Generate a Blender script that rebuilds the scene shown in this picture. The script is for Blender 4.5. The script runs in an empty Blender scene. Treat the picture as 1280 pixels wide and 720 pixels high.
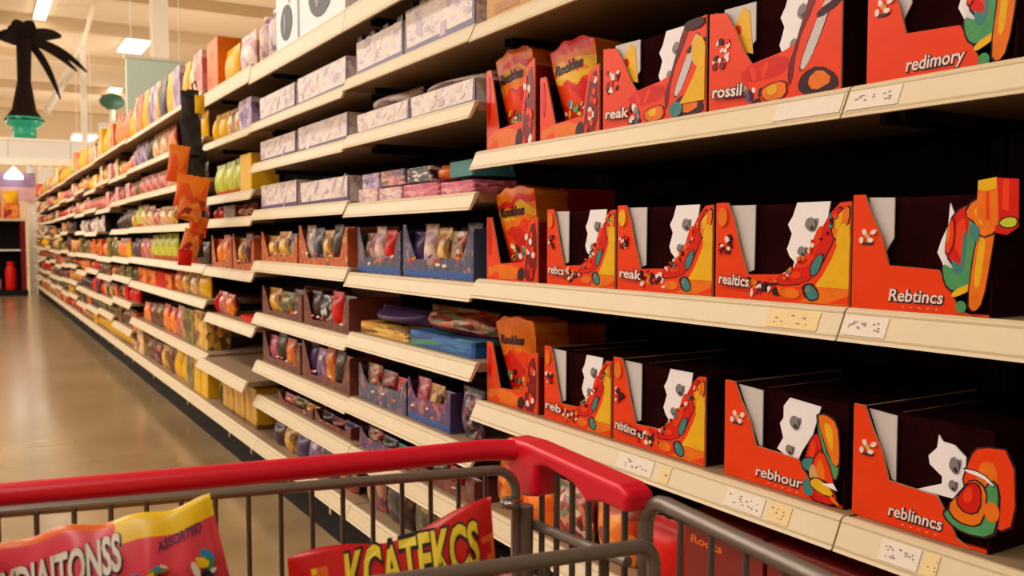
import bpy, math, random
from mathutils import Vector, Matrix
random.seed(7)
C = bpy.context.scene.collection
SC = bpy.context.scene
PI = math.pi

# ------------------------------------------------------------------ camera
FPX, EYE, FRONT = 1120.0, 1.24, 1.20          # focal length in pixels, eye height, shelf front plane
YAW, PITCH = math.radians(30.97), math.radians(3.12)
cam = bpy.data.cameras.new('camera'); camo = bpy.data.objects.new('camera', cam); C.objects.link(camo)
cam.sensor_width = 36.0; cam.lens = 36.0*FPX/1280.0
camo.location = (0, 0, EYE); camo.rotation_euler = (PI/2-PITCH, 0, -YAW)
cam.clip_start = .02; cam.clip_end = 200
cam.dof.use_dof = True; cam.dof.focus_distance = 1.55; cam.dof.aperture_fstop = 8.0
SC.camera = camo
RM = camo.rotation_euler.to_matrix()
def ray(u, v): return RM @ Vector(((u-640)/FPX, -(v-360)/FPX, -1))
def on_x(u, v, X=FRONT):
    d = ray(u, v); t = X/d.x; return d.y*t, EYE+d.z*t
def on_y(u, v, Y):
    d = ray(u, v); t = Y/d.y; return d.x*t, EYE+d.z*t
def on_z(u, v, Z):
    d = ray(u, v); t = (Z-EYE)/d.z; return d.x*t, d.y*t
def Yu(u, X=FRONT+.02): return on_x(u, 299, X)[0]
def Zk(k): return on_x(300, 299+k*333)[1]
def Zuv(u, v, X=FRONT+.02): return on_x(u, v, X)[1]

# ------------------------------------------------------------------ materials
def lin(c):
    return tuple(((x/255.0)/12.92 if x <= 10 else (((x/255.0)+.055)/1.055)**2.4) for x in c)+(1,)
MC = {}
def mat(name, rgb, rough=.5, metal=0, spec=.5, noise=0, nscale=30, bump=0, emit=None, estr=0, coat=0):
    if name in MC: return MC[name]
    m = bpy.data.materials.new(name); m.use_nodes = True
    nt = m.node_tree; b = nt.nodes['Principled BSDF']
    col = lin(rgb)
    b.inputs['Base Color'].default_value = col
    b.inputs['Roughness'].default_value = rough; b.inputs['Metallic'].default_value = metal
    b.inputs['Specular IOR Level'].default_value = spec
    if coat: b.inputs['Coat Weight'].default_value = coat
    if emit:
        b.inputs['Emission Color'].default_value = lin(emit); b.inputs['Emission Strength'].default_value = estr
    if noise or bump:
        tc = nt.nodes.new('ShaderNodeTexCoord'); n = nt.nodes.new('ShaderNodeTexNoise')
        n.inputs['Scale'].default_value = nscale; n.inputs['Detail'].default_value = 4
        nt.links.new(tc.outputs['Object'], n.inputs['Vector'])
        if noise:
            r = nt.nodes.new('ShaderNodeMix'); r.data_type = 'RGBA'
            r.inputs['A'].default_value = tuple(x*(1-noise) for x in col[:3])+(1,)
            r.inputs['B'].default_value = tuple(min(1, x*(1+noise)) for x in col[:3])+(1,)
            nt.links.new(n.outputs['Fac'], r.inputs['Factor']); nt.links.new(r.outputs['Result'], b.inputs['Base Color'])
        if bump:
            bp = nt.nodes.new('ShaderNodeBump'); bp.inputs['Strength'].default_value = bump; bp.inputs['Distance'].default_value = .004
            nt.links.new(n.outputs['Fac'], bp.inputs['Height']); nt.links.new(bp.outputs['Normal'], b.inputs['Normal'])
    MC[name] = m; return m

def printed(name, cols, scale=22, stretch=(1, 1, 1), rough=.38, bands=None):
    """glossy packaging print: irregular patches of ink colours (and horizontal bands from bottom to top)"""
    if name in MC: return MC[name]
    m = bpy.data.materials.new(name); m.use_nodes = True; nt = m.node_tree; N = nt.nodes; Lk = nt.links
    b = N['Principled BSDF']; b.inputs['Roughness'].default_value = rough
    tc = N.new('ShaderNodeTexCoord'); geo = N.new('ShaderNodeNewGeometry'); mp = N.new('ShaderNodeMapping'); mp.inputs['Scale'].default_value = stretch
    oi = N.new('ShaderNodeObjectInfo'); ad = N.new('ShaderNodeVectorMath'); ad.operation = 'ADD'
    Lk.new(geo.outputs['Position'], ad.inputs[0])
    Lk.new(tc.outputs['Object'], mp.inputs['Vector'])
    vo = N.new('ShaderNodeTexVoronoi'); vo.inputs['Scale'].default_value = scale
    # patches are laid out in the object's own space so that they stay on the pack
    no = N.new('ShaderNodeTexNoise'); no.inputs['Scale'].default_value = scale*.9; no.inputs['Detail'].default_value = 2
    Lk.new(mp.outputs['Vector'], no.inputs['Vector'])
    mx = N.new('ShaderNodeVectorMath'); mx.operation = 'MULTIPLY_ADD'
    mx.inputs[1].default_value = (.06,)*3
    Lk.new(no.outputs['Color'], mx.inputs[0]); Lk.new(mp.outputs['Vector'], mx.inputs[2]); Lk.new(mx.outputs[0], vo.inputs['Vector'])
    N.remove(geo); N.remove(oi); N.remove(ad)
    cr = N.new('ShaderNodeValToRGB'); cr.color_ramp.interpolation = 'CONSTANT'
    sep = N.new('ShaderNodeSeparateColor'); Lk.new(vo.outputs['Color'], sep.inputs[0]); Lk.new(sep.outputs[0], cr.inputs['Fac'])
    els = cr.color_ramp.elements
    while len(els) < len(cols): els.new(.5)
    for i, c in enumerate(cols):
        els[i].position = i/len(cols); els[i].color = lin(c)
    out = cr.outputs['Color']
    if bands:
        sx = N.new('ShaderNodeSeparateXYZ'); Lk.new(tc.outputs['Generated'], sx.inputs[0])
        for z0, z1, c in bands:
            a = N.new('ShaderNodeMath'); a.operation = 'GREATER_THAN'; a.inputs[1].default_value = z0
            d = N.new('ShaderNodeMath'); d.operation = 'LESS_THAN'; d.inputs[1].default_value = z1
            e = N.new('ShaderNodeMath'); e.operation = 'MULTIPLY'
            Lk.new(sx.outputs[2], a.inputs[0]); Lk.new(sx.outputs[2], d.inputs[0]); Lk.new(a.outputs[0], e.inputs[0]); Lk.new(d.outputs[0], e.inputs[1])
            q = N.new('ShaderNodeMix'); q.data_type = 'RGBA'; q.inputs['B'].default_value = lin(c)
            Lk.new(e.outputs[0], q.inputs['Factor']); Lk.new(out, q.inputs['A']); out = q.outputs['Result']
    Lk.new(out, b.inputs['Base Color'])
    MC[name] = m; return m

M_RAIL = mat('cream_rail', (216, 196, 160), .42, noise=.07, nscale=14)
M_DECK = mat('shelf_deck_paint', (150, 122, 92), .5, noise=.06, nscale=6)
M_BACK = mat('dark_back_panel', (14, 10, 10), .8, spec=.15)
M_UP = mat('dark_upright_paint', (20, 16, 15), .7, spec=.2)
M_KICK = mat('black_kick_plate', (14, 12, 10), .7, spec=.2)
M_TAGW = mat('white_tag_paper', (230, 216, 200), .7, noise=.05, nscale=60)
M_TAGY = mat('yellow_tag_paper', (232, 204, 146), .7, noise=.06, nscale=60)
M_INK = mat('dark_ink', (30, 22, 30), .6)
M_OR = mat('orange_red_card', (234, 62, 16), .36, spec=.2, noise=.10, nscale=22)
M_ORD = mat('orange_card', (238, 116, 24), .36, spec=.2, noise=.28, nscale=45)
M_RED = mat('red_print', (212, 28, 20), .34, spec=.2, noise=.3, nscale=50)
M_DRED = mat('dark_red_print', (120, 16, 22), .34, spec=.2, noise=.4, nscale=50)
M_YEL = mat('yellow_print', (232, 178, 28), .36, spec=.2, noise=.2, nscale=35)
M_GRN = mat('green_print', (78, 152, 96), .36, spec=.2, noise=.25, nscale=40)
M_TEAL = mat('teal_print', (66, 130, 128), .36, spec=.2, noise=.25, nscale=40)
M_OUT = mat('dark_outline_print', (54, 18, 30), .4, spec=.2)
M_WHT = mat('white_card', (244, 238, 240), .55, spec=.2, noise=.06, nscale=25)
M_GRYW = mat('grey_white_card', (206, 198, 196), .55, spec=.2)
M_SPOT = mat('charcoal_print', (34, 32, 36), .5)
M_SPOT2 = mat('grey_print', (130, 122, 122), .5)
M_DARK = mat('dark_carton_and_shade', (36, 11, 12), .85, spec=.0, noise=.7, nscale=14)
M_TAN = mat('raw_card_edge', (190, 140, 100), .7)
M_CARD = mat('tan_corrugated_card', (206, 158, 98), .7, noise=.06, nscale=20)
M_PINKINK = mat('pale_pink_ink', (244, 214, 206), .4)
M_PURP = mat('purple_print', (76, 50, 104), .4)

# ------------------------------------------------------------------ mesh collector
def soft(poly, n=2):
    for _ in range(n):
        q = []
        for i in range(len(poly)):
            a, b = poly[i], poly[(i+1) % len(poly)]
            q += [(a[0]*.75+b[0]*.25, a[1]*.75+b[1]*.25), (a[0]*.25+b[0]*.75, a[1]*.25+b[1]*.75)]
        poly = q
    return poly
class MB:
    def __init__(s): s.v = []; s.f = []; s.m = []; s.ms = []; s.sm = []
    def mi(s, m):
        if m not in s.ms: s.ms.append(m)
        return s.ms.index(m)
    def add(s, vs, fs, m, smooth=False):
        o = len(s.v); s.v += [tuple(v) for v in vs]; k = s.mi(m)
        for f in fs: s.f.append(tuple(o+i for i in f)); s.m.append(k); s.sm.append(smooth)
        return s
    def box(s, x0, x1, y0, y1, z0, z1, m):
        vs = [(x, y, z) for z in (z0, z1) for y in (y0, y1) for x in (x0, x1)]
        return s.add(vs, [(0, 2, 3, 1), (4, 5, 7, 6), (0, 1, 5, 4), (1, 3, 7, 5), (3, 2, 6, 7), (2, 0, 4, 6)], m)
    def prism(s, poly, y0, y1, m, side=None):
        """poly in (x, z), extruded along y"""
        n = len(poly)
        ar = sum(poly[i][0]*poly[(i+1) % n][1]-poly[(i+1) % n][0]*poly[i][1] for i in range(n))
        if ar < 0: poly = poly[::-1]
        vs = [(p[0], y0, p[1]) for p in poly]+[(p[0], y1, p[1]) for p in poly]
        s.add(vs, [tuple(range(n)), tuple(range(2*n-1, n-1, -1))], m)
        return s.add(vs, [(i, n+i, n+(i+1) % n, (i+1) % n) for i in range(n)], side or m)
    def sweep(s, prof, y0, y1, m):
        """profile in (x, z) extruded along y with caps (any orientation)"""
        return s.prism(prof, y0, y1, m)
    def tube(s, pts, r, m, n=8, cap=True):
        pts = [Vector(p) for p in pts]; rings = []; up = None
        for i, p in enumerate(pts):
            t = ((pts[min(i+1, len(pts)-1)]-p).normalized()+(p-pts[max(i-1, 0)]).normalized()).normalized()
            if up is None: up = Vector((0, 0, 1)) if abs(t.z) < .9 else Vector((1, 0, 0))
            a = t.cross(up).normalized(); b = a.cross(t).normalized(); up = b
            rr = r[i] if isinstance(r, (list, tuple)) else r
            rings.append([p+a*math.cos(2*PI*k/n)*rr+b*math.sin(2*PI*k/n)*rr for k in range(n)])
        vs = [v for q in rings for v in q]; fs = []
        for i in range(len(rings)-1):
            for k in range(n):
                fs.append((i*n+k, i*n+(k+1) % n, (i+1)*n+(k+1) % n, (i+1)*n+k))
        s.add(vs, fs, m, True)
        if cap:
            s.add(rings[0], [tuple(range(n))[::-1]], m); s.add(rings[-1], [tuple(range(n))], m)
        return s
    def lathe(s, prof, m, c=(0, 0, 0), n=20, axis='z'):
        vs = []; fs = []
        for r, h in prof:
            for k in range(n):
                a = 2*PI*k/n
                q = (r*math.cos(a), r*math.sin(a), h) if axis == 'z' else (h, r*math.cos(a), r*math.sin(a))
                vs.append((q[0]+c[0], q[1]+c[1], q[2]+c[2]))
        for i in range(len(prof)-1):
            for k in range(n): fs.append((i*n+k, i*n+(k+1) % n, (i+1)*n+(k+1) % n, (i+1)*n+k))
        fs.append(tuple(range(n))[::-1]); fs.append(tuple(range((len(prof)-1)*n, len(prof)*n)))
        return s.add(vs, fs, m, True)
    def disc(s, cx, cz, rx, rz, y0, y1, m, n=18, rot=0):
        return s.prism([(cx+rx*math.cos(2*PI*k/n)*math.cos(rot)-rz*math.sin(2*PI*k/n)*math.sin(rot),
                         cz+rx*math.cos(2*PI*k/n)*math.sin(rot)+rz*math.sin(2*PI*k/n)*math.cos(rot)) for k in range(n)], y0, y1, m)
    def text(s, body, x0, x1, z0, z1, y, m, shear=0, tilt=0, depth=.0004, fn=None, bold=.02):
        for (vs, fs) in [text_mesh(body, bold)]:
            w = max(v[0] for v in vs) or 1; h = .72
            nv = []
            for (a, b, c) in vs:
                t = a/w
                x = x0+(x1-x0)*t+shear*(b/h)*(z1-z0); z = z0+(z1-z0)*(b/h)+tilt*t
                yy = (y if fn is None else fn(x, z)+y)-c*depth
                nv.append((x, yy, z))
            s.add(nv, fs, m)
        return s
    def mesh(s, name):
        me = bpy.data.meshes.new(name); me.from_pydata(s.v, [], s.f)
        for m in s.ms: me.materials.append(m)
        me.polygons.foreach_set('material_index', s.m); me.polygons.foreach_set('use_smooth', s.sm)
        me.update(); return me
    def build(s, name, parent=None, bevel=0):
        o = bpy.data.objects.new(name, s.mesh(name)); C.objects.link(o)
        if parent is not None: o.parent = parent
        if bevel:
            b = o.modifiers.new('bevel', 'BEVEL'); b.width = bevel; b.segments = 2; b.limit_method = 'ANGLE'; b.angle_limit = 1.0
        return o

TM = {}
def text_mesh(body, bold=.02):
    key = (body, bold)
    if key in TM: return TM[key]
    cu = bpy.data.curves.new('lettering', 'FONT'); cu.body = body; cu.size = 1; cu.extrude = .5; cu.resolution_u = 3; cu.offset = bold
    o = bpy.data.objects.new('lettering', cu); C.objects.link(o)
    dg = bpy.context.evaluated_depsgraph_get(); me = o.evaluated_get(dg).to_mesh()
    vs = [tuple(v.co) for v in me.vertices]; fs = [tuple(p.vertices) for p in me.polygons]
    vs = [(v[0]-.03, v[1], v[2]) for v in vs]
    o.evaluated_get(dg).to_mesh_clear(); bpy.data.objects.remove(o); bpy.data.curves.remove(cu)
    TM[key] = (vs, fs); return TM[key]

LABELS = {}
def tag(o, label, cat, group=None, kind=None):
    o['label'] = label; o['category'] = cat
    if group: o['group'] = group
    if kind: o['kind'] = kind
    LABELS.setdefault(label, []).append(o.name)
    return o
def thing(name, label, cat, loc=(0, 0, 0), rot=(0, 0, 0), group=None):
    o = bpy.data.objects.new(name, None); C.objects.link(o); o.empty_display_size = .05
    o.location = loc; o.rotation_euler = rot
    return tag(o, label, cat, group)
def struct(name, mb, **k):
    o = mb.build(name, **k); o['kind'] = 'structure'; return o
RZ = -PI/2      # local x runs along the shelf to the viewer's right, local y into the shelf

# ------------------------------------------------------------------ the room
CEIL, YF, XL, XR, YB = 7.0, 46.0, -9.0, 9.0, -6.0
def floor_mat():
    m = bpy.data.materials.new('polished_floor'); m.use_nodes = True; nt = m.node_tree; b = nt.nodes['Principled BSDF']
    tc = nt.nodes.new('ShaderNodeTexCoord'); n1 = nt.nodes.new('ShaderNodeTexNoise'); n1.inputs['Scale'].default_value = 1.3; n1.inputs['Detail'].default_value = 6
    nt.links.new(tc.outputs['Object'], n1.inputs['Vector'])
    cr = nt.nodes.new('ShaderNodeValToRGB'); cr.color_ramp.elements[0].color = lin((150, 121, 82)); cr.color_ramp.elements[1].color = lin((184, 154, 110))
    cr.color_ramp.elements[0].position = .3; cr.color_ramp.elements[1].position = .7
    nt.links.new(n1.outputs['Fac'], cr.inputs['Fac'])
    br = nt.nodes.new('ShaderNodeTexBrick'); br.offset = 0; br.inputs['Scale'].default_value = 1; br.inputs['Mortar Size'].default_value = .006
    br.inputs['Brick Width'].default_value = 3.0; br.inputs['Row Height'].default_value = 3.0
    br.inputs['Color1'].default_value = (1, 1, 1, 1); br.inputs['Color2'].default_value = (.93, .93, .93, 1); br.inputs['Mortar'].default_value = (.7, .66, .6, 1)
    nt.links.new(tc.outputs['Object'], br.inputs['Vector'])
    mx = nt.nodes.new('ShaderNodeMix'); mx.data_type = 'RGBA'; mx.blend_type = 'MULTIPLY'; mx.inputs['Factor'].default_value = 1
    nt.links.new(cr.outputs['Color'], mx.inputs['A']); nt.links.new(br.outputs['Color'], mx.inputs['B']); nt.links.new(mx.outputs['Result'], b.inputs['Base Color'])
    b.inputs['Roughness'].default_value = .22; b.inputs['Specular IOR Level'].default_value = .6; b.inputs['Coat Weight'].default_value = .6; b.inputs['Coat Roughness'].default_value = .17; b.inputs['Coat IOR'].default_value = 1.65
    return m
struct('floor', MB().box(XL, XR, YB, YF, -.1, 0, floor_mat()))
M_CEIL = mat('ceiling_paint', (222, 198, 162), .85, noise=.03, nscale=1)
M_BEAM = mat('ceiling_joist_paint', (212, 186, 148), .85)
M_WALL = mat('wall_paint', (226, 200, 160), .8)
M_CREAM = mat('cream_steel', (255, 244, 226), .5)
struct('ceiling', MB().box(XL, XR, YB, YF, CEIL, CEIL+.1, M_CEIL))
struct('wall_far', MB().box(XL, XR, YF, YF+.1, 0, CEIL, M_WALL))
struct('wall_left', MB().box(XL-.1, XL, YB, YF, 0, CEIL, M_WALL))
struct('wall_right', MB().box(XR, XR+.1, YB, YF, 0, CEIL, M_WALL))
struct('wall_back', MB().box(XL, XR, YB-.1, YB, 0, CEIL, M_WALL))
for i, y in enumerate((4, 10, 16, 22.6, 26.5, 31.2, 37.5, 43)):
    struct('ceiling_beam' if i == 0 else 'ceiling_beam.%03d' % i, MB().box(XL, XR, y, y+.25, CEIL-.28, CEIL, M_BEAM))

# ------------------------------------------------------------------ gondola shelving
DEPTH = .46
BU = [(1062, 'N0'), (597, 'N'), (437, 'B2'), (319, 'B3'), (258, 'B4'), (163, 'B5')]
Y0s = -.30
def yb(u): return Yu(u, FRONT)
BAYS = []     # (name, y_near, y_far, shelf Zs top-down)
LV = {'N': [-.62, -.427, -.174, .078, .318, .525, .70], 'B2': [-.62, -.43, -.277, -.095, .087, .245, .418, .546, .70],
      'B3': [-.62, -.415, -.27, -.104, .075, .258, .425, .545, .70], 'B4': [-.63, -.41, -.18, -.085, .115, .31, .50, .70],
      'B5': [-.65, -.45, -.27, -.075, .11, .26, .49, .70]}
LV['N0'] = LV['N']
ys = [Y0s]+[yb(u) for u, n in BU]
for i, (u, n) in enumerate(BU): BAYS.append((n, ys[i], ys[i+1], [Zk(k) for k in LV[n]]))
random.seed(3)
y = ys[-1]; j = 6
while y < 22.5:
    lv = [-.655+random.uniform(-.01, .01), -.44, -.26, -.075, .115, .27, .43, .56, .70]
    lv = [lv[0]]+[k+random.uniform(-.025, .025) for k in lv[1:-1]]+[.70]
    if j % 3 == 1: lv.pop(3)
    BAYS.append(('B%d' % j, y, y+1.22, [Zk(k) for k in lv])); y += 1.22; j += 1
BAYD = {b[0]: b for b in BAYS}
PHR = {'N0': 'nearest bay at the right edge', 'N': 'bay of orange cartons'}
ORD = ['first', 'second', 'third', 'fourth', 'fifth', 'sixth', 'seventh', 'eighth', 'ninth', 'tenth', 'eleventh', 'twelfth', 'thirteenth', 'fourteenth', 'fifteenth', 'sixteenth', 'seventeenth']
for i, b in enumerate(BAYS[2:]): PHR[b[0]] = '%s bay past orange cartons' % ORD[i]

def rail_mb(w, h=.052, out=.026):
    mb = MB(); t = .007
    # local x along the shelf; y<0 is towards the aisle
    vs = []
    prof = [(0, 0), (-.006, -.004), (-out, -h+.004), (-out-.003, -h), (-out+.006, -h), (t, -.008), (t, 0)]
    n = len(prof)
    vs = [(0, p[0], p[1]) for p in prof]+[(w, p[0], p[1]) for p in prof]
    fs = [(i, (i+1) % n, n+(i+1) % n, n+i) for i in range(n)]+[tuple(range(n))[::-1], tuple(range(n, 2*n))]
    mb.add(vs, fs, M_RAIL)
    # the ticket channel's raised upper and lower lips
    for a in (.08, .92):
        yy, zz = -.006-(out-.006)*a, -.004-(h-.008)*a
        mb.box(.001, w-.001, yy-.0014, yy, zz-.0016, zz+.0016, M_RAIL)
    return mb
def rail_pt(a, h=.052, out=.026): return (-.006-(out-.006)*a, -.004-(h-.008)*a)
def tag_mb(x0, x1, m, a0=.16, a1=.84, marks=0):
    mb = MB(); (ya, za), (yb_, zb) = rail_pt(a0), rail_pt(a1); e = .0016
    mb.add([(x0, ya-e, za), (x1, ya-e, za), (x1, yb_-e, zb), (x0, yb_-e, zb), (x0, ya, za), (x1, ya, za), (x1, yb_, zb), (x0, yb_, zb)],
           [(3, 2, 1, 0), (4, 5, 6, 7), (0, 1, 5, 4), (1, 2, 6, 5), (2, 3, 7, 6), (3, 0, 4, 7)], m)
    rr = random.Random(int(x0*1000))
    for k in range(marks*4):
        f = .08+.78*rr.random(); g = .25+.5*rr.random(); q = .02+.05*rr.random()
        y_, z_ = ya+(yb_-ya)*g, za+(zb-za)*g
        mb.box(x0+(x1-x0)*f, x0+(x1-x0)*(f+q), y_-e-.0009, y_-e+.0004, z_-.0008-.0012*rr.random(), z_+.0010, mat('lilac_ink', (166, 150, 160), .6) if k % 4 else mat('ochre_ink', (180, 120, 60), .6))
    return mb

TAGS = {('N', 2): [(1064, 1132, 'w', 3)], ('N0', 2): [(1066, 1130, 'w', 3)], ('N', 3): [(970, 1034, 'y', 2)], ('N0', 3): [(1064, 1120, 'w', 4)],
        ('N', 4): [(782, 826, 'w', 3), (836, 848, 'y', 1), (920, 968, 'w', 3), (976, 1002, 'y', 2)], ('N0', 4): [(1118, 1168, 'w', 4), (1174, 1192, 'y', 1)]}
TAGS[('N', 2)] = [(975, 1058, 'w', 0)]
for bi, (n, y0, y1, zs) in enumerate(BAYS):
    w = y1-y0-.004
    lab = {'N0': 'cream shelving bay at the right edge, holding big plain orange display cartons',
           'N': 'cream shelving bay of orange cartons behind the shopping cart',
           'B2': 'narrow cream shelving bay with blue snack trays, just beyond the orange cartons'}.get(n, 'cream railed shelving bay, %s' % PHR[n])
    root = thing('shelving_bay', lab, 'shelving', (FRONT, y1-.002, 0), (0, 0, RZ), 'shelving bays along the right of the aisle')
    top = zs[0]+ (.03 if n not in ('N0', 'N') else .05)
    mb = MB().box(0, w, DEPTH, DEPTH+.02, .02, top, M_BACK); mb.build('back_panel', root)
    for x in (.001, w-.03): MB().box(x, x+.029, DEPTH-.03, DEPTH-.001, .02, top, M_UP).build('upright', root)
    for si, z in enumerate(zs):
        base = si == len(zs)-1
        fr = .0
        if n == 'B4' and si == 6: fr = -.05
        mb = MB().box(.002, w-.002, .004+fr, DEPTH-.032, z-.028, z-.003, M_DECK)
        mb.box(.002, w-.002, DEPTH-.032, DEPTH-.001, z-.02, z-.003, M_DECK)
        for x in (.01, w-.022): mb.prism([(.03+fr, z-.03), (DEPTH-.033, z-.03), (DEPTH-.033, z-.085), (DEPTH-.08, z-.085)], 0, .012, M_UP) if False else mb.box(x, x+.012, .1, DEPTH-.033, z-.05, z-.028, M_UP)
        sh = mb.build('base_deck' if base else 'shelf', root)
        r = (rail_mb(w, .092, .02) if si == 0 and n in ('B2', 'B3', 'B4') else rail_mb(w)).build('price_rail', sh); r.location = (0, fr, z)
        if base:
            k = MB().box(.0, w, .05, .07, 0, z-.05, M_KICK).box(0, w, .066, DEPTH, z-.05, z-.0285, M_KICK)
            for x in (w*.25, w*.7): k.box(x, x+.02, .046, .0505, .09, .12, M_RAIL)
            k.build('kick_plate', root)
        for (ua, ub, c, mk) in TAGS.get((n, si), []):
            xa, xb = (y1-.002)-yb(ua), (y1-.002)-yb(ub)
            t = tag_mb(max(.004, xa), min(w-.004, xb), M_TAGW if c == 'w' else M_TAGY, marks=mk).build('price_tag', sh); t.location = (0, 0, z)

# ------------------------------------------------------------------ pack shapes (unit size: x 0..1, y 0..1, z 0..1)
def bag_mesh(m, taper=1.0):
    mb = MB(); nx, nz = 10, 12; vs = []; fs = []
    for side in (0, 1):
        for j in range(nz+1):
            for i in range(nx+1):
                a, b = i/nx, j/nz
                bb = max(0, min(1, (b-.04)/.84)); t = (max(0, math.sin(PI*a))**.55)*(max(0, math.sin(PI*min(1, bb*.93+.07)))**.5 if b < .9 else 0)
                t = max(t, .05)
                x = .5+(a-.5)*(taper+(1-taper)*b)*(1-.06*math.sin(PI*min(1, bb)))
                z = b+(.012*(-1)**i if j == nz else 0)
                vs.append((x, .5+(-.5 if side == 0 else .5)*t, z))
    o = (nx+1)*(nz+1)
    for j in range(nz):
        for i in range(nx):
            a = j*(nx+1)+i; fs.append((a, a+1, a+nx+2, a+nx+1)); fs.append((o+a, o+a+nx+1, o+a+nx+2, o+a+1))
    for i in range(nx):
        a = i; fs.append((a, o+a, o+a+1, a+1)); a = nz*(nx+1)+i; fs.append((a, a+1, o+a+1, o+a))
    for j in range(nz):
        a = j*(nx+1); fs.append((a, a+nx+1, o+a+nx+1, o+a)); a += nx; fs.append((a, o+a, o+a+nx+1, a+nx+1))
    mb.add(vs, fs, m, True); return mb.mesh('candy_bag')
def box_mesh(m):
    mb = MB(); b = .03
    # body with softened edges, a tuck flap line and an opened thumb tab at the top
    c = [(b, 0), (1-b, 0), (1, b), (1, 1-b), (1-b, 1), (b, 1), (0, 1-b), (0, b)]
    vs = [(x, y, z) for z, s_ in ((0, .985), (.015, 1), (.975, 1), (1, .97)) for x, y in [(.5+(q[0]-.5)*s_, .5+(q[1]-.5)*s_) for q in c]]
    fs = [(i*8+k, i*8+(k+1) % 8, (i+1)*8+(k+1) % 8, (i+1)*8+k) for i in range(3) for k in range(8)]
    fs += [tuple(range(8))[::-1], tuple(range(24, 32))]
    mb.add(vs, fs, m); mb.disc(.5, .93, .12, .05, -.004, .01, m, 12)
    return mb.mesh('candy_box')
def can_mesh(m):
    mb = MB()
    mb.lathe([(.44, 0), (.48, .02), (.48, .70), (.40, .80), (.30, .84), (.30, .88), (.33, .885), (.33, .99), (.30, 1)], m, (.5, .5, 0), 14)
    return mb.mesh('candy_jar')
M_DUMMY = mat('plain_pack', (200, 120, 60))
ME = {'bag': bag_mesh(M_DUMMY, 1.0), 'pouch': bag_mesh(M_DUMMY, .74), 'box': box_mesh(M_DUMMY), 'jar': can_mesh(M_DUMMY)}
KN = {'bag': ('candy_bag', 'candy bag', 'bag'), 'pouch': ('candy_pouch', 'tapered candy pouch', 'pouch'), 'box': ('candy_box', 'candy box', 'box'), 'jar': ('candy_jar', 'candy jar', 'jar')}
PK = {}
def pk(name, cols, scale=14, bands=None, stretch=(1, 1, 1)): PK[name] = printed(name.replace(' ', '_')+'_print', cols, scale, stretch, bands=bands)
# the print repeats over the unit-size pack, so scales are per pack
pk('yellow', [(226, 176, 44), (236, 196, 70), (214, 150, 40), (150, 100, 40), (240, 214, 120)], 4)
pk('lime', [(190, 200, 40), (160, 180, 36), (210, 206, 70), (120, 140, 30)], 4, [(0, .16, (206, 90, 36))], (2.5, 1, .6))
pk('orange', [(232, 104, 30), (214, 70, 26), (240, 150, 50), (150, 40, 20), (236, 120, 40)], 4)
pk('red', [(196, 40, 34), (160, 24, 30), (224, 90, 50), (230, 180, 150), (120, 16, 24)], 4.5)
pk('pink', [(222, 140, 126), (206, 104, 96), (236, 186, 170), (180, 80, 76)], 4.5)
pk('beige', [(220, 180, 130), (196, 150, 104), (236, 206, 160), (150, 100, 66), (226, 150, 70)], 4.5)
pk('brown', [(130, 80, 46), (98, 56, 34), (176, 120, 70), (60, 34, 26)], 4.5)
pk('olive', [(130, 116, 50), (98, 88, 40), (170, 150, 66), (70, 60, 34)], 4.5)
pk('lavender', [(186, 160, 190), (150, 120, 166), (214, 190, 206), (110, 84, 130)], 4.5)
pk('purple', [(94, 70, 118), (70, 50, 92), (140, 104, 140), (190, 150, 160), (60, 40, 70)], 4.5)
pk('dark', [(44, 32, 34), (70, 48, 44), (30, 24, 30), (120, 90, 80), (56, 34, 30)], 5)
pk('maroon', [(96, 28, 30), (70, 20, 26), (140, 50, 44), (180, 110, 90)], 5)
pk('white', [(234, 218, 206), (222, 200, 190), (206, 182, 186), (240, 228, 214), (160, 136, 160)], 5)
pk('pink white', [(226, 190, 180), (236, 208, 196), (210, 164, 164), (190, 150, 170)], 5)
pk('hot pink', [(206, 92, 120), (222, 120, 140), (184, 70, 104), (230, 160, 160)], 5)
pk('blue', [(34, 92, 158), (28, 70, 130), (50, 120, 180), (70, 140, 110), (40, 84, 150)], 4)
pk('navy', [(40, 48, 76), (28, 34, 58), (70, 76, 110), (150, 140, 150), (90, 70, 90)], 5)
pk('teal', [(50, 100, 96), (34, 72, 76), (90, 140, 120), (30, 40, 60)], 5)
pk('gold', [(206, 160, 60), (160, 112, 44), (230, 190, 96), (110, 74, 40), (230, 140, 60)], 5)
pk('golden yellow', [(214, 160, 34), (226, 176, 40), (190, 130, 28)], 3, [(0, .1, (120, 80, 30))])
pk('mixed red', [(190, 50, 40), (150, 40, 40), (210, 130, 90), (110, 120, 80), (226, 200, 170), (120, 30, 40)], 7)
pk('pink and grey', [(176, 96, 104), (130, 96, 110), (206, 140, 130), (96, 80, 100), (222, 176, 130)], 6)
pk('black and white', [(36, 34, 38), (210, 200, 196), (80, 76, 82), (24, 22, 26)], 6)
pk('bright orange', [(250, 116, 14), (244, 90, 16), (252, 134, 30)], 2.5)
pk('speckled', [(190, 170, 172), (60, 58, 80), (40, 86, 100), (150, 60, 84), (30, 30, 44), (90, 110, 90)], 9)
pk('black', [(22, 20, 24), (30, 28, 32), (40, 38, 40), (18, 18, 22)], 3)

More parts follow.
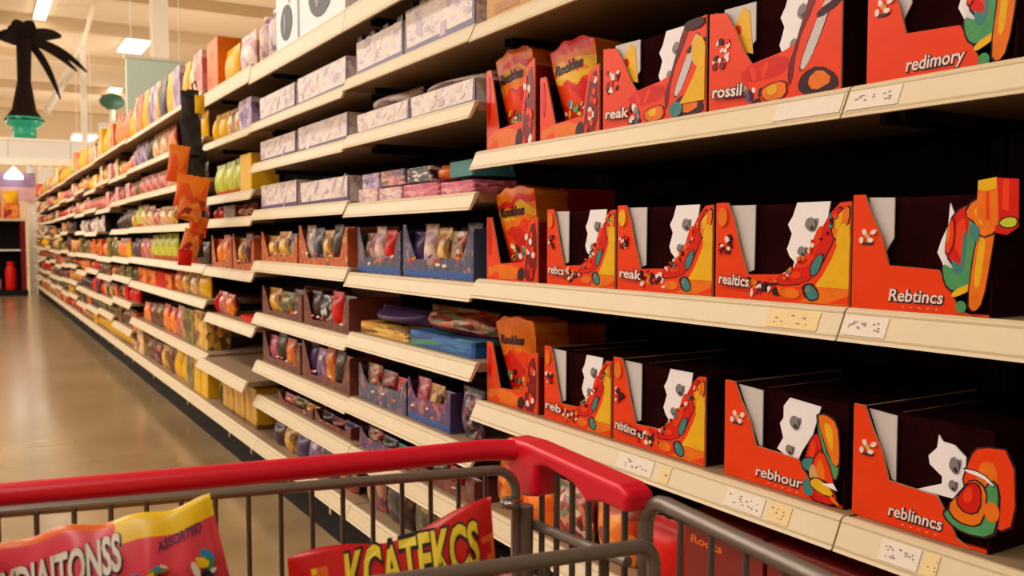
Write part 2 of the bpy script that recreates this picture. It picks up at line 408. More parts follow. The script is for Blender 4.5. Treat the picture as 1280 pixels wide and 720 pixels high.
def pack(kind, col, x0, x1, y0, d, z0, z1, label, group=None, name=None, lean=0):
    """a pack in world terms: x0..x1 are Y values (far to near), y0 its front X, d its depth"""
    me = ME[kind]; nm, word, cat = KN[kind]
    o = bpy.data.objects.new(name or nm, me); C.objects.link(o)
    o.material_slots[0].link = 'OBJECT'; o.material_slots[0].material = PK[col]
    o.location = (y0, x0, z0); o.rotation_euler = (lean, 0, RZ); o.scale = (abs(x0-x1), d, z1-z0)
    tag(o, label, cat, group); return o

# a row of packs given by where they stand along the shelf front
HOLD = {}
def shelf_name(bay, si):
    n = len(BAYD[bay][3])-1-si
    return 'base shelf' if n == 0 else ('top shelf' if si == 0 else '%s shelf up' % ORD[n])
def over(bay, si, u, v, y0=.035): return Zuv(u, v, FRONT+y0)-BAYD[bay][3][si]+.004
def row(bay, si, items, y0=.035, group=None):
    """items: (u_left, u_right, v_top at u_left, kind, colour[, z lift above deck, depth])"""
    z = BAYD[bay][3][si]-.002
    items = sorted(items, key=lambda t: t[0]); cnt = {}
    for it in items:
        ua, ub, vt, kind, col = it[:5]; lift = it[5] if len(it) > 5 else 0; d = it[6] if len(it) > 6 else .15
        ya, yb_ = Yu(ua, FRONT+y0), Yu(ub, FRONT+y0)
        z0 = z+lift; z1 = Zuv(ua, vt, FRONT+y0)
        z1 = max(z0+.03, z1)
        k = (kind, col, lift > 0); cnt[k] = cnt.get(k, 0)+1
    seen = {}
    for it in items:
        ua, ub, vt, kind, col = it[:5]; lift = it[5] if len(it) > 5 else 0; d = it[6] if len(it) > 6 else (.075 if kind in ('bag', 'pouch') else .15)
        ya, yb_ = min(BAYD[bay][2]-.004, Yu(ua, FRONT+y0)), Yu(ub, FRONT+y0)
        z0 = z+lift; z1 = max(z0+.03, Zuv(ua, vt, FRONT+y0))
        lim = (BAYD[bay][3][si-1]-.06) if si > 0 else 9
        z1 = min(z1, lim)
        k = (kind, col, lift > 0); seen[k] = seen.get(k, 0)+1
        o = '' if cnt[k] == 1 else ', %s from left' % ORD[seen[k]-1]
        up = ' of upper layer' if lift > 0 else ''
        pack(kind, col, ya-.001, yb_+.001, FRONT+y0, d, z0, z1,
             '%s %s%s%s, %s, %s' % (col, KN[kind][1], up, o, shelf_name(bay, si), PHR[bay]), 'packs on the %s, %s' % (shelf_name(bay, si), PHR[bay]))

# ------------------------------------------------------------------ orange display cartons of the near bay
def P2(pts, w, h): return [(a*w, b*h) for a, b in pts]
VALL = {
 'plain': [(0, 0), (.88, 0), (.79, .06), (.75, .17), (.65, .36), (.29, .385), (.235, .62), (.15, .82), (.09, 1), (0, 1)],
 'art': [(0, 0), (1, 0), (1, .96), (.93, .95), (.87, .86), (.78, .58), (.66, .37), (.52, .27), (.27, .255), (.2, .55), (.15, .82), (.1, 1), (0, 1)],
 'high': [(0, 0), (1, 0), (1, 1.0), (.84, .98), (.78, .7), (.7, .5), (.60, .45), (.36, .40), (.3, .52), (.22, .75), (.14, .93), (0, .96)],
}
def carton(label, bay_y, u0, u1, z, vtop, var, word, seed, D=.33, tall=0, y0=.03, edge=False, spots=True, backs=None):
    ya, yb_ = Yu(u0, FRONT+y0), Yu(u1, FRONT+y0); w = ya-yb_; h = Zuv(u0, vtop, FRONT+y0)-z
    rnd = random.Random(seed)
    t = thing('candy_display_carton', label, 'display carton', (FRONT+y0, ya, z), (0, 0, RZ), 'orange candy display cartons')
    pts = P2(VALL[var], w, h)
    pan = MB().prism(pts, 0, .004, M_OR, M_TAN)
    # the body: dark inner carton with raw board edges
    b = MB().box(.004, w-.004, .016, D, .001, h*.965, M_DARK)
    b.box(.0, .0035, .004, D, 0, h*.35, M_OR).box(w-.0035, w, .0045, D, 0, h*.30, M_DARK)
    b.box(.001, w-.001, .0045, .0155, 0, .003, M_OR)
    b.build('carton_body', t)
    e = MB().box(.002, .007, .012, D, h*.966, h*.975, M_TAN).box(w*.3, w*.305, .03, D*.7, h*.9655, h*.97, M_TAN)
    e.build('board_edge', t)
    # pale flaps in the opening
    fl = [(.10, .975), (.30 if var != 'high' else .36, .965), (.30 if var != 'high' else .36, .28 if var == 'art' else .62), (.17, .36)]
    if var == 'art': fl = [(.1, .97), (.3, .965), (.295, .30), (.24, .27), (.2, .5)]
    if var == 'plain' and edge: fl = [(.1, .97), (.32, .95), (.32, .38), (.29, .39)]
    f = MB().prism(P2(fl, w, h), .0085, .011, M_GRYW)
    if var == 'high': f.prism(P2([(.2, .82), (.26, .95), (.31, .9), (.345, .5), (.24, .55)], w, h), .0075, .0085, M_YEL); f.disc(w*.22, h*.75, w*.03, h*.05, .007, .0085, M_RED, 8)
    f.build('pale_flap', t)
    if var == 'plain':
        sp = [(.70, .90), (.735, .80), (.77, .62), (.77, .30), (.68, .33), (.655, .42), (.62, .50), (.645, .60), (.69, .72)] if not edge else \
             ([(.63, .86), (.66, .81), (.74, .80), (.82, .72), (.82, .45), (.74, .36), (.48, .36), (.55, .40), (.66, .46), (.66, .52), (.57, .60), (.56, .67), (.62, .75)] if edge == 1 else [(.55, .93), (.80, .90), (.74, .62), (.66, .44), (.60, .26), (.50, .27), (.54, .34), (.45, .40), (.50, .52), (.47, .66), (.50, .72), (.50, .84)])
        sx = ([(.75, .64, .045, .075), (.74, .47, .035, .05)] if edge == 1 else [(.60, .70, .05, .075), (.56, .42, .04, .055)]) if edge else []
    else:
        sp = [(.615, .97), (.845, .97), (.82, .75), (.75, .52), (.66, .36), (.58, .26), (.60, .40), (.565, .45), (.545, .52), (.565, .60), (.58, .67), (.55, .76), (.585, .84)]
        sx = [(.72, .76, .05, .075), (.66, .50, .04, .055)]
    s_ = MB().prism(P2(sp, w, h), .0085, .011, M_WHT)
    for (a, b_, rx, rz) in sx:
        s_.prism(P2(soft([(a-rx, b_), (a-rx*.5, b_+rz*.9), (a+rx*.2, b_+rz*.6), (a+rx, b_+rz*.8), (a+rx*.8, b_-rz*.3), (a+rx*.1, b_-rz*1.1), (a-rx*.7, b_-rz*.6)], 1), w, h), .0075, .0086, M_SPOT2); s_.prism(P2(soft([(a-rx*.4, b_-rz*.2), (a-rx*.1, b_+rz*.5), (a+rx*.8, b_+rz*.4), (a+rx*.5, b_-rz*.6), (a, b_-rz*.8)], 1), w, h), .0068, .0076, M_SPOT)
        s_.prism(P2(soft([(a-rx*.9, b_-rz*.2), (a-rx*.2, b_+rz*1.1), (a+rx*.7, b_+rz*.3), (a+rx*.5, b_-rz*.9), (a, b_-rz*.3)], 1), w, h), .0062, .0069, M_SPOT2); s_.prism(P2([(a-rx*.2, b_-rz*.6), (a+rx*.2, b_-rz*.1), (a+rx*.6, b_-rz*.8)], w, h), .0058, .0063, M_SPOT)
    s_.build('spotted_flap', t)
    # printed artwork of the front
    L = [0]
    def lay(p, m, sf=1):
        if edge == 1: p = [(.69+(q[0]-.67)*1.16, q[1]) for q in p]
        pp = soft(p, sf) if len(p) > 3 and sf else p
        ax, az = sum(q[0] for q in pp)/len(pp), sum(q[1] for q in pp)/len(pp)
        if sf and m is not M_OUT and len(p) > 4:
            L[0] += 1; pan.prism(P2([(ax+(q[0]-ax)*(1+.012/max(.02, abs(q[0]-ax)+.02)), az+(q[1]-az)*(1+.014/max(.02, abs(q[1]-az)+.02))) for q in pp], w, h), -.0002-.00005*L[0], .0002, M_OUT if L[0] % 3 else M_DRED)
        L[0] += 1; pan.prism(P2(pp, w, h), -.0002-.00005*L[0], .0002, m)
        if sf and len(p) > 4 and m in (M_RED, M_ORD, M_OR, M_GRN):
            sh = {M_RED: M_OR, M_ORD: M_YEL, M_OR: M_ORD, M_GRN: M_TEAL}[m]
            L[0] += 1; pan.prism(P2([(ax-.012+(q[0]-ax)*.42, az+.02+(q[1]-az)*.55) for q in pp], w, h), -.0002-.00005*L[0], .0002, sh)
    def el(cx, cz, rx, rz, m, rot=0):
        L[0] += 1; pan.disc(cx*w, cz*h, rx*w, rz*h, -.0002-.00005*L[0], .0002, m, 14, rot)
    if var == 'plain' and not edge:
        lay([(.70, .50), (.725, .75), (.80, .86), (.88, .88), (.9, .6), (.87, .3), (.80, .34)], M_RED)
        lay([(.68, .42), (.70, .25), (.76, .19), (.86, .22), (.9, .45), (.92, .8), (.86, .84), (.84, .55), (.83, .34), (.75, .37)], M_GRN)
        lay([(.745, .13), (.87, .2), (.885, .27), (.76, .2)], M_YEL)
        lay([(.855, .10), (.90, .03), (.955, .12), (1.0, .5), (1.02, .72), (.955, .78), (.9, .6)], M_ORD)
        lay([(.82, .80), (.88, .92), (1.0, .93), (1.06, .80), (1.02, .66), (.93, .62), (.90, .74)], M_ORD); lay([(.93, .95), (1.02, .94), (1.05, .84), (.95, .84)], M_YEL)
        lay([(1.02, .66), (1.02, 1.08), (1.155, 1.06), (1.16, .70), (1.09, .64)], M_RED, 0); lay([(.90, .80), (.905, 1.065), (1.02, 1.085), (1.03, .96), (1.04, .72), (.96, .70)], M_ORD, 0)
        lay([(.905, 1.0), (.905, 1.065), (1.02, 1.085), (1.02, 1.0), (.96, .98)], M_YEL, 0); lay([(.955, .98), (.975, .98), (.985, .76), (.96, .76)], M_OR, 0); lay([(1.04, .74), (1.10, .78), (1.155, .76), (1.14, .70), (1.07, .70)], mat('lime_print', (168, 190, 60), .36, spec=.2))
        lay([(1.06, 1.06), (1.10, 1.06), (1.10, .82), (1.06, .84)], M_OR, 0)
        lay([(.85, .66), (.87, .74), (.93, .70), (.91, .56)], M_TEAL); el(.815, .07, .035, .05, M_GRN)
        lay([(.70, .52), (.725, .74), (.75, .78), (.76, .60), (.72, .48)], M_OR)
    elif edge == 2:
        lay([(.70, .35), (.76, .62), (.82, .66), (.84, .50), (.80, .36), (.74, .28)], M_RED)
        lay([(.78, .80), (.86, .86), (.95, .80), (.97, .55), (.96, .25), (.90, .30)], M_GRN)
        lay([(.79, .82), (.87, .85), (.95, .78), (.97, .55), (.965, .38), (.91, .42)], M_ORD)
        lay([(.68, .36), (.76, .42), (.82, .36), (.76, .28), (.70, .28)], M_TEAL)
        lay([(.76, .24), (.78, .40), (.84, .52), (.92, .30), (.93, .16), (.84, .10)], M_OR)
        lay([(.73, .26), (.78, .38), (.82, .22), (.80, .15)], M_CARD)
        lay([(.74, .02), (.75, .18), (.84, .24), (.95, .14), (.95, .01)], M_RED)
        lay([(.70, .04), (.70, .20), (.77, .20), (.78, .04)], M_TEAL)
        lay([(.74, .16), (.80, .24), (.90, .18), (.94, .10), (.84, .09)], M_YEL)
        lay([(.90, .12), (.97, .05), (.98, .02), (.92, .05)], M_ORD); lay([(.84, .19), (.96, .16), (.93, .22)], M_WHT)
    elif var == 'plain':
        lay([(.78, .48), (.83, .76), (.88, .84), (1.06, .86), (1.08, .3), (.98, .2), (.90, .40)], M_OR)
        lay([(.665, .25), (.70, .17), (.80, .105), (.97, .13), (1.0, .30), (1.0, .55), (.95, .62), (.90, .50), (.84, .34), (.72, .30)], M_OUT)
        lay([(.678, .24), (.71, .18), (.80, .12), (.955, .145), (.985, .30), (.985, .54), (.95, .60), (.91, .50), (.85, .33), (.73, .29)], M_GRN)
        lay([(.70, .30), (.76, .20), (.88, .20), (.92, .34), (.92, .52), (.84, .58), (.78, .44)], M_ORD)
        lay([(.75, .36), (.82, .28), (.89, .34), (.89, .52), (.84, .55), (.79, .46)], M_RED)
        lay([(.80, .62), (.90, .60), (.96, .55), (.96, .57), (.9, .635), (.8, .645)], M_WHT)
        el(1.02, .35, .05, .08, M_ORD)
    elif var == 'art':
        lay([(.50, .25), (.62, .33), (.74, .5), (.84, .8), (.9, .9), (.95, .9), (.9, .62), (.8, .36), (.72, .2), (.5, .16)], M_RED)
        lay([(.87, .76), (.93, .86), (.99, .93), (.99, .78), (.94, .66), (.9, .60)], M_ORD)
        el(.955, .60, .045, .16, M_YEL)
        lay([(.995, .76), (.965, .72), (.93, .60), (.885, .44), (.83, .29), (.77, .165), (.995, .165)], M_YEL, 0)
        lay([(.77, .16), (.995, .165), (.995, .01), (.66, .01), (.74, .08)], M_ORD, 0); lay([(.995, .10), (.995, .02), (.86, .02)], M_OR, 0)
        lay([(.74, .36), (.80, .48), (.83, .46), (.79, .3), (.75, .26)], M_TEAL)
        lay([(.68, .17), (.74, .21), (.79, .16), (.81, .07), (.76, .02), (.71, .05), (.69, .10)], M_OUT); lay([(.70, .16), (.74, .19), (.78, .14), (.80, .07), (.76, .035), (.72, .06)], M_TEAL); lay([(.70, .12), (.73, .17), (.74, .12)], M_SPOT2)
        lay([(.3, .2), (.45, .19), (.5, .13), (.42, .08), (.33, .1)], M_OUT)
        el(.6, .09, .07, .05, M_ORD); el(.63, .27, .05, .035, M_OR)
        for k in range(26): el(.06 if False else .28+rnd.random()*.25, .06+rnd.random()*.17, .008+rnd.random()*.018, .010+rnd.random()*.026, [M_PINKINK, M_OUT, M_RED, M_ORD][k % 4], rnd.random()*3)
        for k in range(22):
            q = rnd.random(); el(.52+.40*q+.05*(rnd.random()-.5), .24+.62*q**1.4+.06*(rnd.random()-.5), .006+.012*rnd.random(), .008+.018*rnd.random(), [M_PINKINK, M_OUT, M_OR, M_ORD, M_RED, M_TEAL][k % 6], rnd.random()*3)
        el(.065, .85, .04, .10, M_YEL if rnd.random() > .4 else M_ORD); [el(.04+.09*rnd.random(), .48+.16*rnd.random(), .008+.016*rnd.random(), .012+.022*rnd.random(), [M_OUT, M_PINKINK, M_OUT, M_DRED, M_RED][k % 5], rnd.random()*3) for k in range(13)]
    else:
        lay([(.26, .38), (.62, .44), (.66, .26), (.30, .22)], M_RED)
        lay([(.34, .36), (.38, .37), (.40, .24), (.37, .24)], M_OR); lay([(.46, .38), (.50, .40), (.46, .25), (.43, .25)], M_OR)
        lay([(.66, .10), (.70, .48), (.80, .75), (.86, .95), (.8, .95), (.7, .5), (.64, .3)], M_DRED)
        lay([(.75, .40), (.90, .84), (.95, .82), (.83, .42), (.76, .26), (.72, .26)], M_GRYW)
        lay([(.83, .72), (1, .80), (1, .74), (.84, .64)], M_OUT)
        lay([(.70, .1), (.74, .23), (.86, .27), (.98, .16), (.99, .04), (.78, .02)], M_OUT)
        lay([(.77, .16), (.86, .245), (.96, .12), (.82, .05)], M_ORD)
        [el(.30+.14*rnd.random(), .04+.18*rnd.random(), .012+.02*rnd.random(), .014+.03*rnd.random(), [M_OUT, M_PURP, M_PINKINK, M_OUT, M_SPOT2][k % 5], rnd.random()*3) for k in range(16)]; lay([(.46, .17), (.62, .20), (.63, .06), (.5, .03), (.44, .1)], M_ORD)
        [el(.05+.12*rnd.random(), .44+.24*rnd.random(), .008+.02*rnd.random(), .012+.026*rnd.random(), [M_OUT, M_PINKINK, M_PINKINK, M_DRED, M_RED][k % 5], rnd.random()*3) for k in range(18)]
        if seed % 2:
            lay([(.995, .62), (.95, .56), (.90, .42), (.84, .28), (.775, .165), (.995, .165)], M_YEL, 0); el(.94, .66, .06, .15, M_YEL); el(.745, .12, .06, .08, M_TEAL)
            lay([(.80, .98), (.99, 1.0), (.99, .9), (.84, .88)], M_OUT)
    pan.build('front_panel', t)
    tx = MB()
    if var == 'plain':
        tx.text(word, .295*w+.0015, .69*w+.0015, .080*h, .185*h, -.0006, M_INK, .15, .0, bold=.07)
        tx.text(word, .295*w, .69*w, .085*h, .19*h, -.0011, M_PINKINK, .15, .0, bold=.015)
        tx.text('. . . . .', .40*w, .66*w, .035*h, .06*h, -.0006, M_PINKINK, .15, .0)
        tx.build('lettering', t)
        em = MB()
        for k in range(5): em.disc(w*(.075+.025*k), h*(.60+.035*((k*2) % 3)), w*.017, h*.03, -.002-.0004*k, .0005, M_PINKINK if k != 2 else M_CARD, 9, .5*k)
        em.disc(w*.12, h*.57, w*.05, h*.012, -.0016, .0004, M_INK, 10)
        em.build('emblem', t)
    else:
        tx.text(word, .05*w, .30*w, .15*h, .26*h, -.0062, M_INK, .1, -.02*h, bold=.08); tx.text(word, .05*w, .30*w, .152*h, .262*h, -.0068, M_PINKINK, .1, -.02*h, bold=.02); tx.build('lettering', t)
    return t, w, h

zA, zB, zC, zD, zE = [BAYD['N'][3][i]-.002 for i in (2, 3, 4, 5, 6)]
carton('orange candy carton with purple topped artwork, upper shelf, third along from the left end', 0, 753, 880, zA, 58, 'high', 'reak', 11)
carton('orange candy carton with yellow picture on its pale flap, upper shelf', 0, 884, 1047, zA, 14, 'high', 'rossil', 12)
carton('big plain orange carton on upper shelf, green curve at its top right', 0, 1079, 1262, zA, -40, 'plain', 'redimory', 13)
carton('narrow orange candy carton on middle shelf beside the orange pouch', 0, 684, 769, zB, 262, 'art', 'rebcs', 14)
carton('orange candy carton with plain and spotted white flaps, middle shelf, second carton along', 0, 772, 891, zB, 257, 'art', 'reak', 15)
carton('wide orange candy carton with yellow right corner, middle shelf, above the yellow tag', 0, 895, 1063, zB, 254, 'art', 'realtics', 16)
carton('big plain orange carton on middle shelf with rounded green and orange artwork', 0, 1066, 1240, zB, 244, 'plain', 'Rebtincs', 17)
carton('narrow orange candy carton on lower shelf beside the orange pouch', 0, 681, 765, zC, 432, 'art', 'reb', 18)
carton('orange candy carton on lower shelf with dark red artwork and yellow corner', 0, 768, 884, zC, 446, 'art', 'rebtincs', 19)
carton('plain orange carton with two-spot white flap, lower shelf, above the yellow tag', 0, 909, 1060, zC, 475, 'plain', 'rebhour', 20, edge=2)
carton('largest plain orange carton on lower shelf with green outlined artwork, bottom right', 0, 1072, 1246, zC, 505, 'plain', 'reblinncs', 21, edge=1)

# leaning orange pouches in small trays at the left end of each near shelf
def pouch_tray(lt, lp, u0, u1, z, vt, ub0, ub1, vbt, col, rnd, back=True):
    y0 = .03
    ya, yb_ = min(BAYD['N'][2]+.0005, Yu(u0, FRONT+y0)), Yu(u1, FRONT+y0); w = ya-yb_; h = Zuv(u0, vt, FRONT+y0)-z
    t = thing('candy_tray', lt, 'tray', (FRONT+y0, ya, z), (0, 0, RZ), 'small trays holding orange pouches')
    pts = P2([(0, 0), (1, 0), (1, .98), (.84, .9), (.74, .30), (.27, .26), (.16, .75), (.1, 1), (0, 1)], w, h)
    a = MB().prism(pts, 0, .004, M_OR, M_TAN)
    MB().box(0, .003, .0045, .165, .0, h*.9, M_DARK).box(w-.003, w, .0045, .165, 0, h*.9, M_DRED).box(.003, w-.003, .0045, .165, 0, .003, M_DARK).box(.003, w-.003, .162, .165, .003, h*.8, M_DARK).build('tray_body', t)  # shadow inside the tray put into the dark colour of walls and floor
    k_ = 0
    for (p, m) in [([(.02, .02), (.7, .02), (.66, .25), (.04, .24)], M_ORD), ([(.05, .02), (.3, .02), (.22, .16)], M_OR),
                   ([(.74, .02), (.98, .02), (.98, .9), (.86, .85), (.80, .45)], M_DRED), ([(.62, .02), (.76, .02), (.74, .24), (.64, .18)], M_OUT),
                   ([(.02, .4), (.1, .4), (.09, .9), (.03, .93)], M_RED)]:
        k_ += 1; a.prism(P2(soft(p, 1), w, h), -.0003-.0002*k_, .0001, m)
    r2 = random.Random(rnd)
    for q in range(12): a.disc(w*(.80+.15*r2.random()), h*(.06+.74*r2.random()), w*.03, h*.05, -.0016-.0001*q, 0, [M_PINKINK, M_RED, M_OR][q % 3], 8)
    a.build('front_panel', t)
    # the pouch: leaning gusseted bag standing in the tray, its face towards the aisle
    ya2, yb2 = Yu(ub0, FRONT+y0), Yu(ub1, FRONT+y0); W = ya2-yb2; H = Zuv(ub0, vbt, FRONT)-z-.006
    p = thing('candy_pouch', lp, 'pouch', (FRONT+.045, ya-.006, z+.004), (0, 0, RZ), 'orange pouches in the small trays')
    mb = MB(); nx, nz = 40, 60; vs = []
    wB, wT = w*.42, w*.78
    PRT = {1: 0, 2: 1, 3: 2, 4: 3}[rnd]
    def fn(a_, b_):
        wid = wB+(wT-wB)*b_**.8; x = w*(.22-.26*b_)+a_*wid
        bul = math.sin(PI*a_)**.6*math.sin(PI*min(1, .12+b_*.88))**.6*.014
        y_ = .034-.020*b_-bul+.0035*math.sin(9*a_+7*b_)*b_
        return x, y_, b_*H*(1-.03*(1-a_)*b_)-.016*(abs(a_-.5)*2)**3*b_**4+.003*math.sin(a_*17+rnd)*b_**6
    for j in range(nz+1):
        for i in range(nx+1): vs.append(fn(i/nx, j/nz))
    off = len(vs)
    for j in range(nz+1):
        for i in range(nx+1):
            x, y_, zz = fn(i/nx, j/nz); b_ = j/nz
            vs.append((x, y_+.02+.085*min(1, b_*1.5)+.004*math.sin(20*b_), zz-.02*H*b_))
    def q4(o, j, i): return o+j*(nx+1)+i
    def colr(j, i):
        b_ = (j+.5)/nz; a_ = (i+.5)/nx; q = b_+.03*math.sin(a_*6+rnd*2)+.02*math.sin(a_*15+b_*9)-.06*(a_-.5)
        if q > .88: return M_ORD if (PRT != 1) else M_RED
        if q > .80: return M_RED if PRT in (0, 2) else M_ORD
        if q > .66: return M_YEL if math.sin(a_*9+b_*22+rnd) > -.1 and PRT != 3 else M_ORD
        if q > .58: return M_ORD if PRT != 1 else M_YEL
        if q > .34: return M_OR if math.sin(a_*5+b_*11+rnd) > -.2 else M_RED
        if q > .16: return M_RED
        return M_ORD if PRT != 1 else M_DRED
    def cols(b_): return M_ORD if math.sin(b_*21+rnd) > -.3 else mat('amber_film', (240, 146, 50), .35)
    def face(f, m, sm): mb.f.append(f); mb.m.append(mb.mi(m)); mb.sm.append(sm)
    for j in range(nz):
        for i in range(nx):
            face((q4(0, j, i), q4(0, j, i+1), q4(0, j+1, i+1), q4(0, j+1, i)), colr(j, i), True)
            face((q4(off, j, i), q4(off, j+1, i), q4(off, j+1, i+1), q4(off, j, i+1)), M_ORD, True)
        for i in (0, nx): face((q4(0, j, i), q4(0, j+1, i), q4(off, j+1, i), q4(off, j, i)), cols(j/nz), False)
    for i in range(nx):
        for j in (0, nz): face((q4(0, j, i), q4(off, j, i), q4(off, j, i+1), q4(0, j, i+1)), M_ORD, False)
    mb.v = vs
    mb.build('pouch_body', p)
    def surf(x, z_):
        b_ = min(1, max(0, z_/H)); a_ = min(1, max(0, (x-w*(.22-.26*b_))/(wB+(wT-wB)*b_**.8))); return fn(a_, b_)[1]
    tx = MB().text('Rookles', w*.08, w*.58, H*.66, H*.76, -.0012, M_OUT, .1, H*.03, fn=surf, bold=.05)
    g = MB()
    for q in range(14):
        cx, cz = w*(.24+.34*r2.random()), H*(.22+.14*r2.random())
        g.disc(cx, cz, .006+.006*r2.random(), .004+.004*r2.random(), surf(cx, cz)-.0012-.0001*q, surf(cx, cz)+.004, [M_GRN, M_PINKINK, M_OUT, M_YEL, M_TEAL][q % 5], 7, r2.random()*3)
    tx.build('lettering', p); g.build('candy_picture', p)
    return t, p
pouch_tray('small orange tray at left end of upper shelf under the leaning pouch', 'leaning orange pouch at left end of the upper shelf', 600, 668, zA, 92, 602, 672, 62, 0, 1)
pouch_tray('orange tray with yellow and blue stripe, second along the upper shelf', 'red and orange pouch beside the leaning one, second along the upper shelf', 675, 748, zA, 98, 686, 752, 44, 0, 2)
pouch_tray('small orange tray at left end of middle shelf under the pouch', 'orange pouch with red top band at left end of the middle shelf', 600, 672, zB, 272, 602, 678, 232, 0, 3)
pouch_tray('small orange tray at left end of lower shelf under the pouch', 'orange pouch with bare orange top at left end of the lower shelf', 600, 672, zC, 425, 600, 676, 392, 0, 4)

def plain_case(name, label, u0, u1, z, vtop, y0, d, m, cat='box', mark=None, cap=None):
    ya, yb_ = Yu(u0, FRONT+y0), Yu(u1, FRONT+y0); ya = min(ya, BAYD['N'][2]-.001) if Yu(u0, FRONT+y0) < BAYD['B2'][2]-.3 else ya; w = ya-yb_; h = min(cap or 9, Zuv(u0, vtop, FRONT+y0)-z)
    t = thing(name, label, cat, (FRONT+y0, ya, z), (0, 0, RZ))
    MB().box(0, w, 0, d, 0, h, m).build('carton_body', t, bevel=.002)
    mb = MB().box(w*.02, w*.98, .0, d*.49, h+.0002, h+.0022, m).box(w*.02, w*.98, d*.51, d, h+.0002, h+.0022, m); mb.build('top_flap', t)
    if mark:
        g = MB()
        for k in range(5): g.prism(P2([(.45+.02*k, .75-.04*k), (.47+.02*k, .78-.04*k), (.52-.01*k, .60)], w, h), -.001, .0004, mark)
        g.prism(P2([(.1, .15), (.4, .15), (.4, .3), (.1, .3)], w, h), -.001, .0004, mark); g.build('case_print', t)
    return t
plain_case('candy_case', 'orange cardboard case behind the pouches on the upper shelf', 690, 786, zA, 46, .21, .18, M_ORD, mark=M_DRED, cap=.24)
plain_case('candy_case', 'orange cardboard case behind the pouch on the middle shelf', 652, 704, zB, 240, .21, .18, M_OR, mark=M_DRED, cap=.25)
plain_case('candy_case', 'orange cardboard case behind the pouch on the lower shelf', 654, 694, zC, 404, .21, .18, M_ORD, mark=M_DRED, cap=.24)
plain_case('shipping_case', 'tan cardboard shipping case on the shelf above the orange pouches', 602, 720, BAYD['N'][3][1]-.002, -40, .03, .36, M_CARD, mark=M_TAN)
plain_case('shipping_case', 'tan cardboard shipping case on the high shelf, nearer of the two tan ones', 735, 860, BAYD['N'][3][1]-.002, -60, .03, .36, M_CARD, mark=M_TAN)

# dark red cases on the shelf under the lower cartons, and packs seen through the cart
M_RCASE = mat('dark_red_case', (128, 22, 20), .4)
for i, (a, b, lab) in enumerate([(860, 960, 'dark red case with orange lettering on shelf below the plain orange carton'), (965, 1130, 'dark red case at bottom right on shelf below the largest orange carton')]):
    ya, yb_ = Yu(a, FRONT+.035), Yu(b, FRONT+.035); w = ya-yb_
    h = zC-.105-zD
    t = thing('candy_case', lab, 'box', (FRONT+.035, ya, zD), (0, 0, RZ))
    MB().box(0, w, 0, .3, 0, h, M_RCASE).build('carton_body', t, bevel=.002)
    MB().box(.004, w-.004, .002, .147, h+.0003, h+.002, M_RCASE).box(.004, w-.004, .151, .298, h+.0003, h+.002, M_RCASE).build('top_flap', t)
    if i == 0: MB().text('Rocks', w*.08, w*.5, h*.70, h*.79, -.0002, M_ORD, .1).build('lettering', t)
row('N', 5, [(600, 640, 565, 'bag', 'orange'), (642, 684, 590, 'bag', 'bright orange'), (686, 730, 600, 'bag', 'mixed red'), (732, 790, 615, 'pouch', 'orange'), (792, 855, 640, 'bag', 'red')])
row('N', 6, [(600, 650, 690, 'bag', 'maroon'), (652, 720, 720, 'bag', 'dark'), (722, 800, 760, 'bag', 'orange'), (802, 900, 800, 'bag', 'red'), (902, 1040, 880, 'bag', 'orange')])
row('N0', 6, [(1075, 1200, 900, 'bag', 'maroon')])

# ------------------------------------------------------------------ white and purple cartons, blue trays of the bays beyond
M_CPRINT = printed('white_carton_print', [(232, 216, 206), (228, 210, 200), (222, 202, 198), (236, 222, 212), (212, 192, 202), (232, 214, 198), (192, 170, 186), (234, 220, 210), (230, 214, 204), (226, 208, 200)], 48, (1, 1, 1.6), .5)
def white_carton(bay, si, u0, u1, vtop, label, style=0, y0=.03, d=.2, lift=0, seed=1):
    z = BAYD[bay][3][si]-.002+lift
    ya, yb_ = (min(BAYD[bay][2]-.006, Yu(u0, FRONT+y0)), max(BAYD[bay][1]+.004, Yu(u1, FRONT+y0))); w = ya-yb_; h = max(.05, Zuv(u0, vtop, FRONT+y0)-z)
    h = min(h, BAYD[bay][3][si-1]-.06-z) if si else h
    r = random.Random(seed)
    t = thing('snack_carton', label, 'carton', (FRONT+y0, ya, z), (0, 0, RZ), 'white and purple snack cartons')
    hb = h if style != 2 else h*.86
    MB().box(.002, w-.002, .0006, d, .002, hb, M_CPRINT).build('carton_body', t, bevel=.0015)
    bb = MB().prism([(0, 0), (w, 0), (w, h*.97), (w-.010, h*.97), (w-.016, h*.21), (.012, h*.17), (.008, h*.6), (0, h*.6)], 0, .0029, M_PURP)
    a = bb; k_ = 0
    pal = [mat('blush_print', (224, 196, 186), .45), M_GRYW, M_WHT, mat('lilac_print', (190, 168, 186), .45), mat('salmon_print', (226, 186, 166), .45), mat('mauve_print', (176, 156, 172), .45)]
    for k in range(9):
        cx, cz = w*(.08+.84*r.random()), h*(.24+.62*r.random()); k_ += 1
        if k % 3 == 0: a.prism([(cx-w*.05, cz-h*.12), (cx+w*.03, cz-h*.12), (cx+w*.05, cz+h*.12), (cx-w*.03, cz+h*.12)], -.0003-.00003*k_, .003, pal[k % 6])
        else: a.disc(cx, cz, w*(.02+.05*r.random()), h*(.04+.08*r.random()), -.0003-.00003*k_, .003, pal[(k*2+seed) % 6], 9, r.random())
    a.build('purple_tray_band', t)
    if style == 2:     # torn open top with a ragged row of pack tops showing
        g = MB(); n = 7
        for k in range(n):
            x = w*(k+.15)/n; g.box(x, x+w*.7/n, .004+.012*(k % 2), d*.8, hb, hb+h*(.06+.10*r.random()), M_WHT if k % 2 else M_SPOT)
        g.build('opened_top', t)
    return t
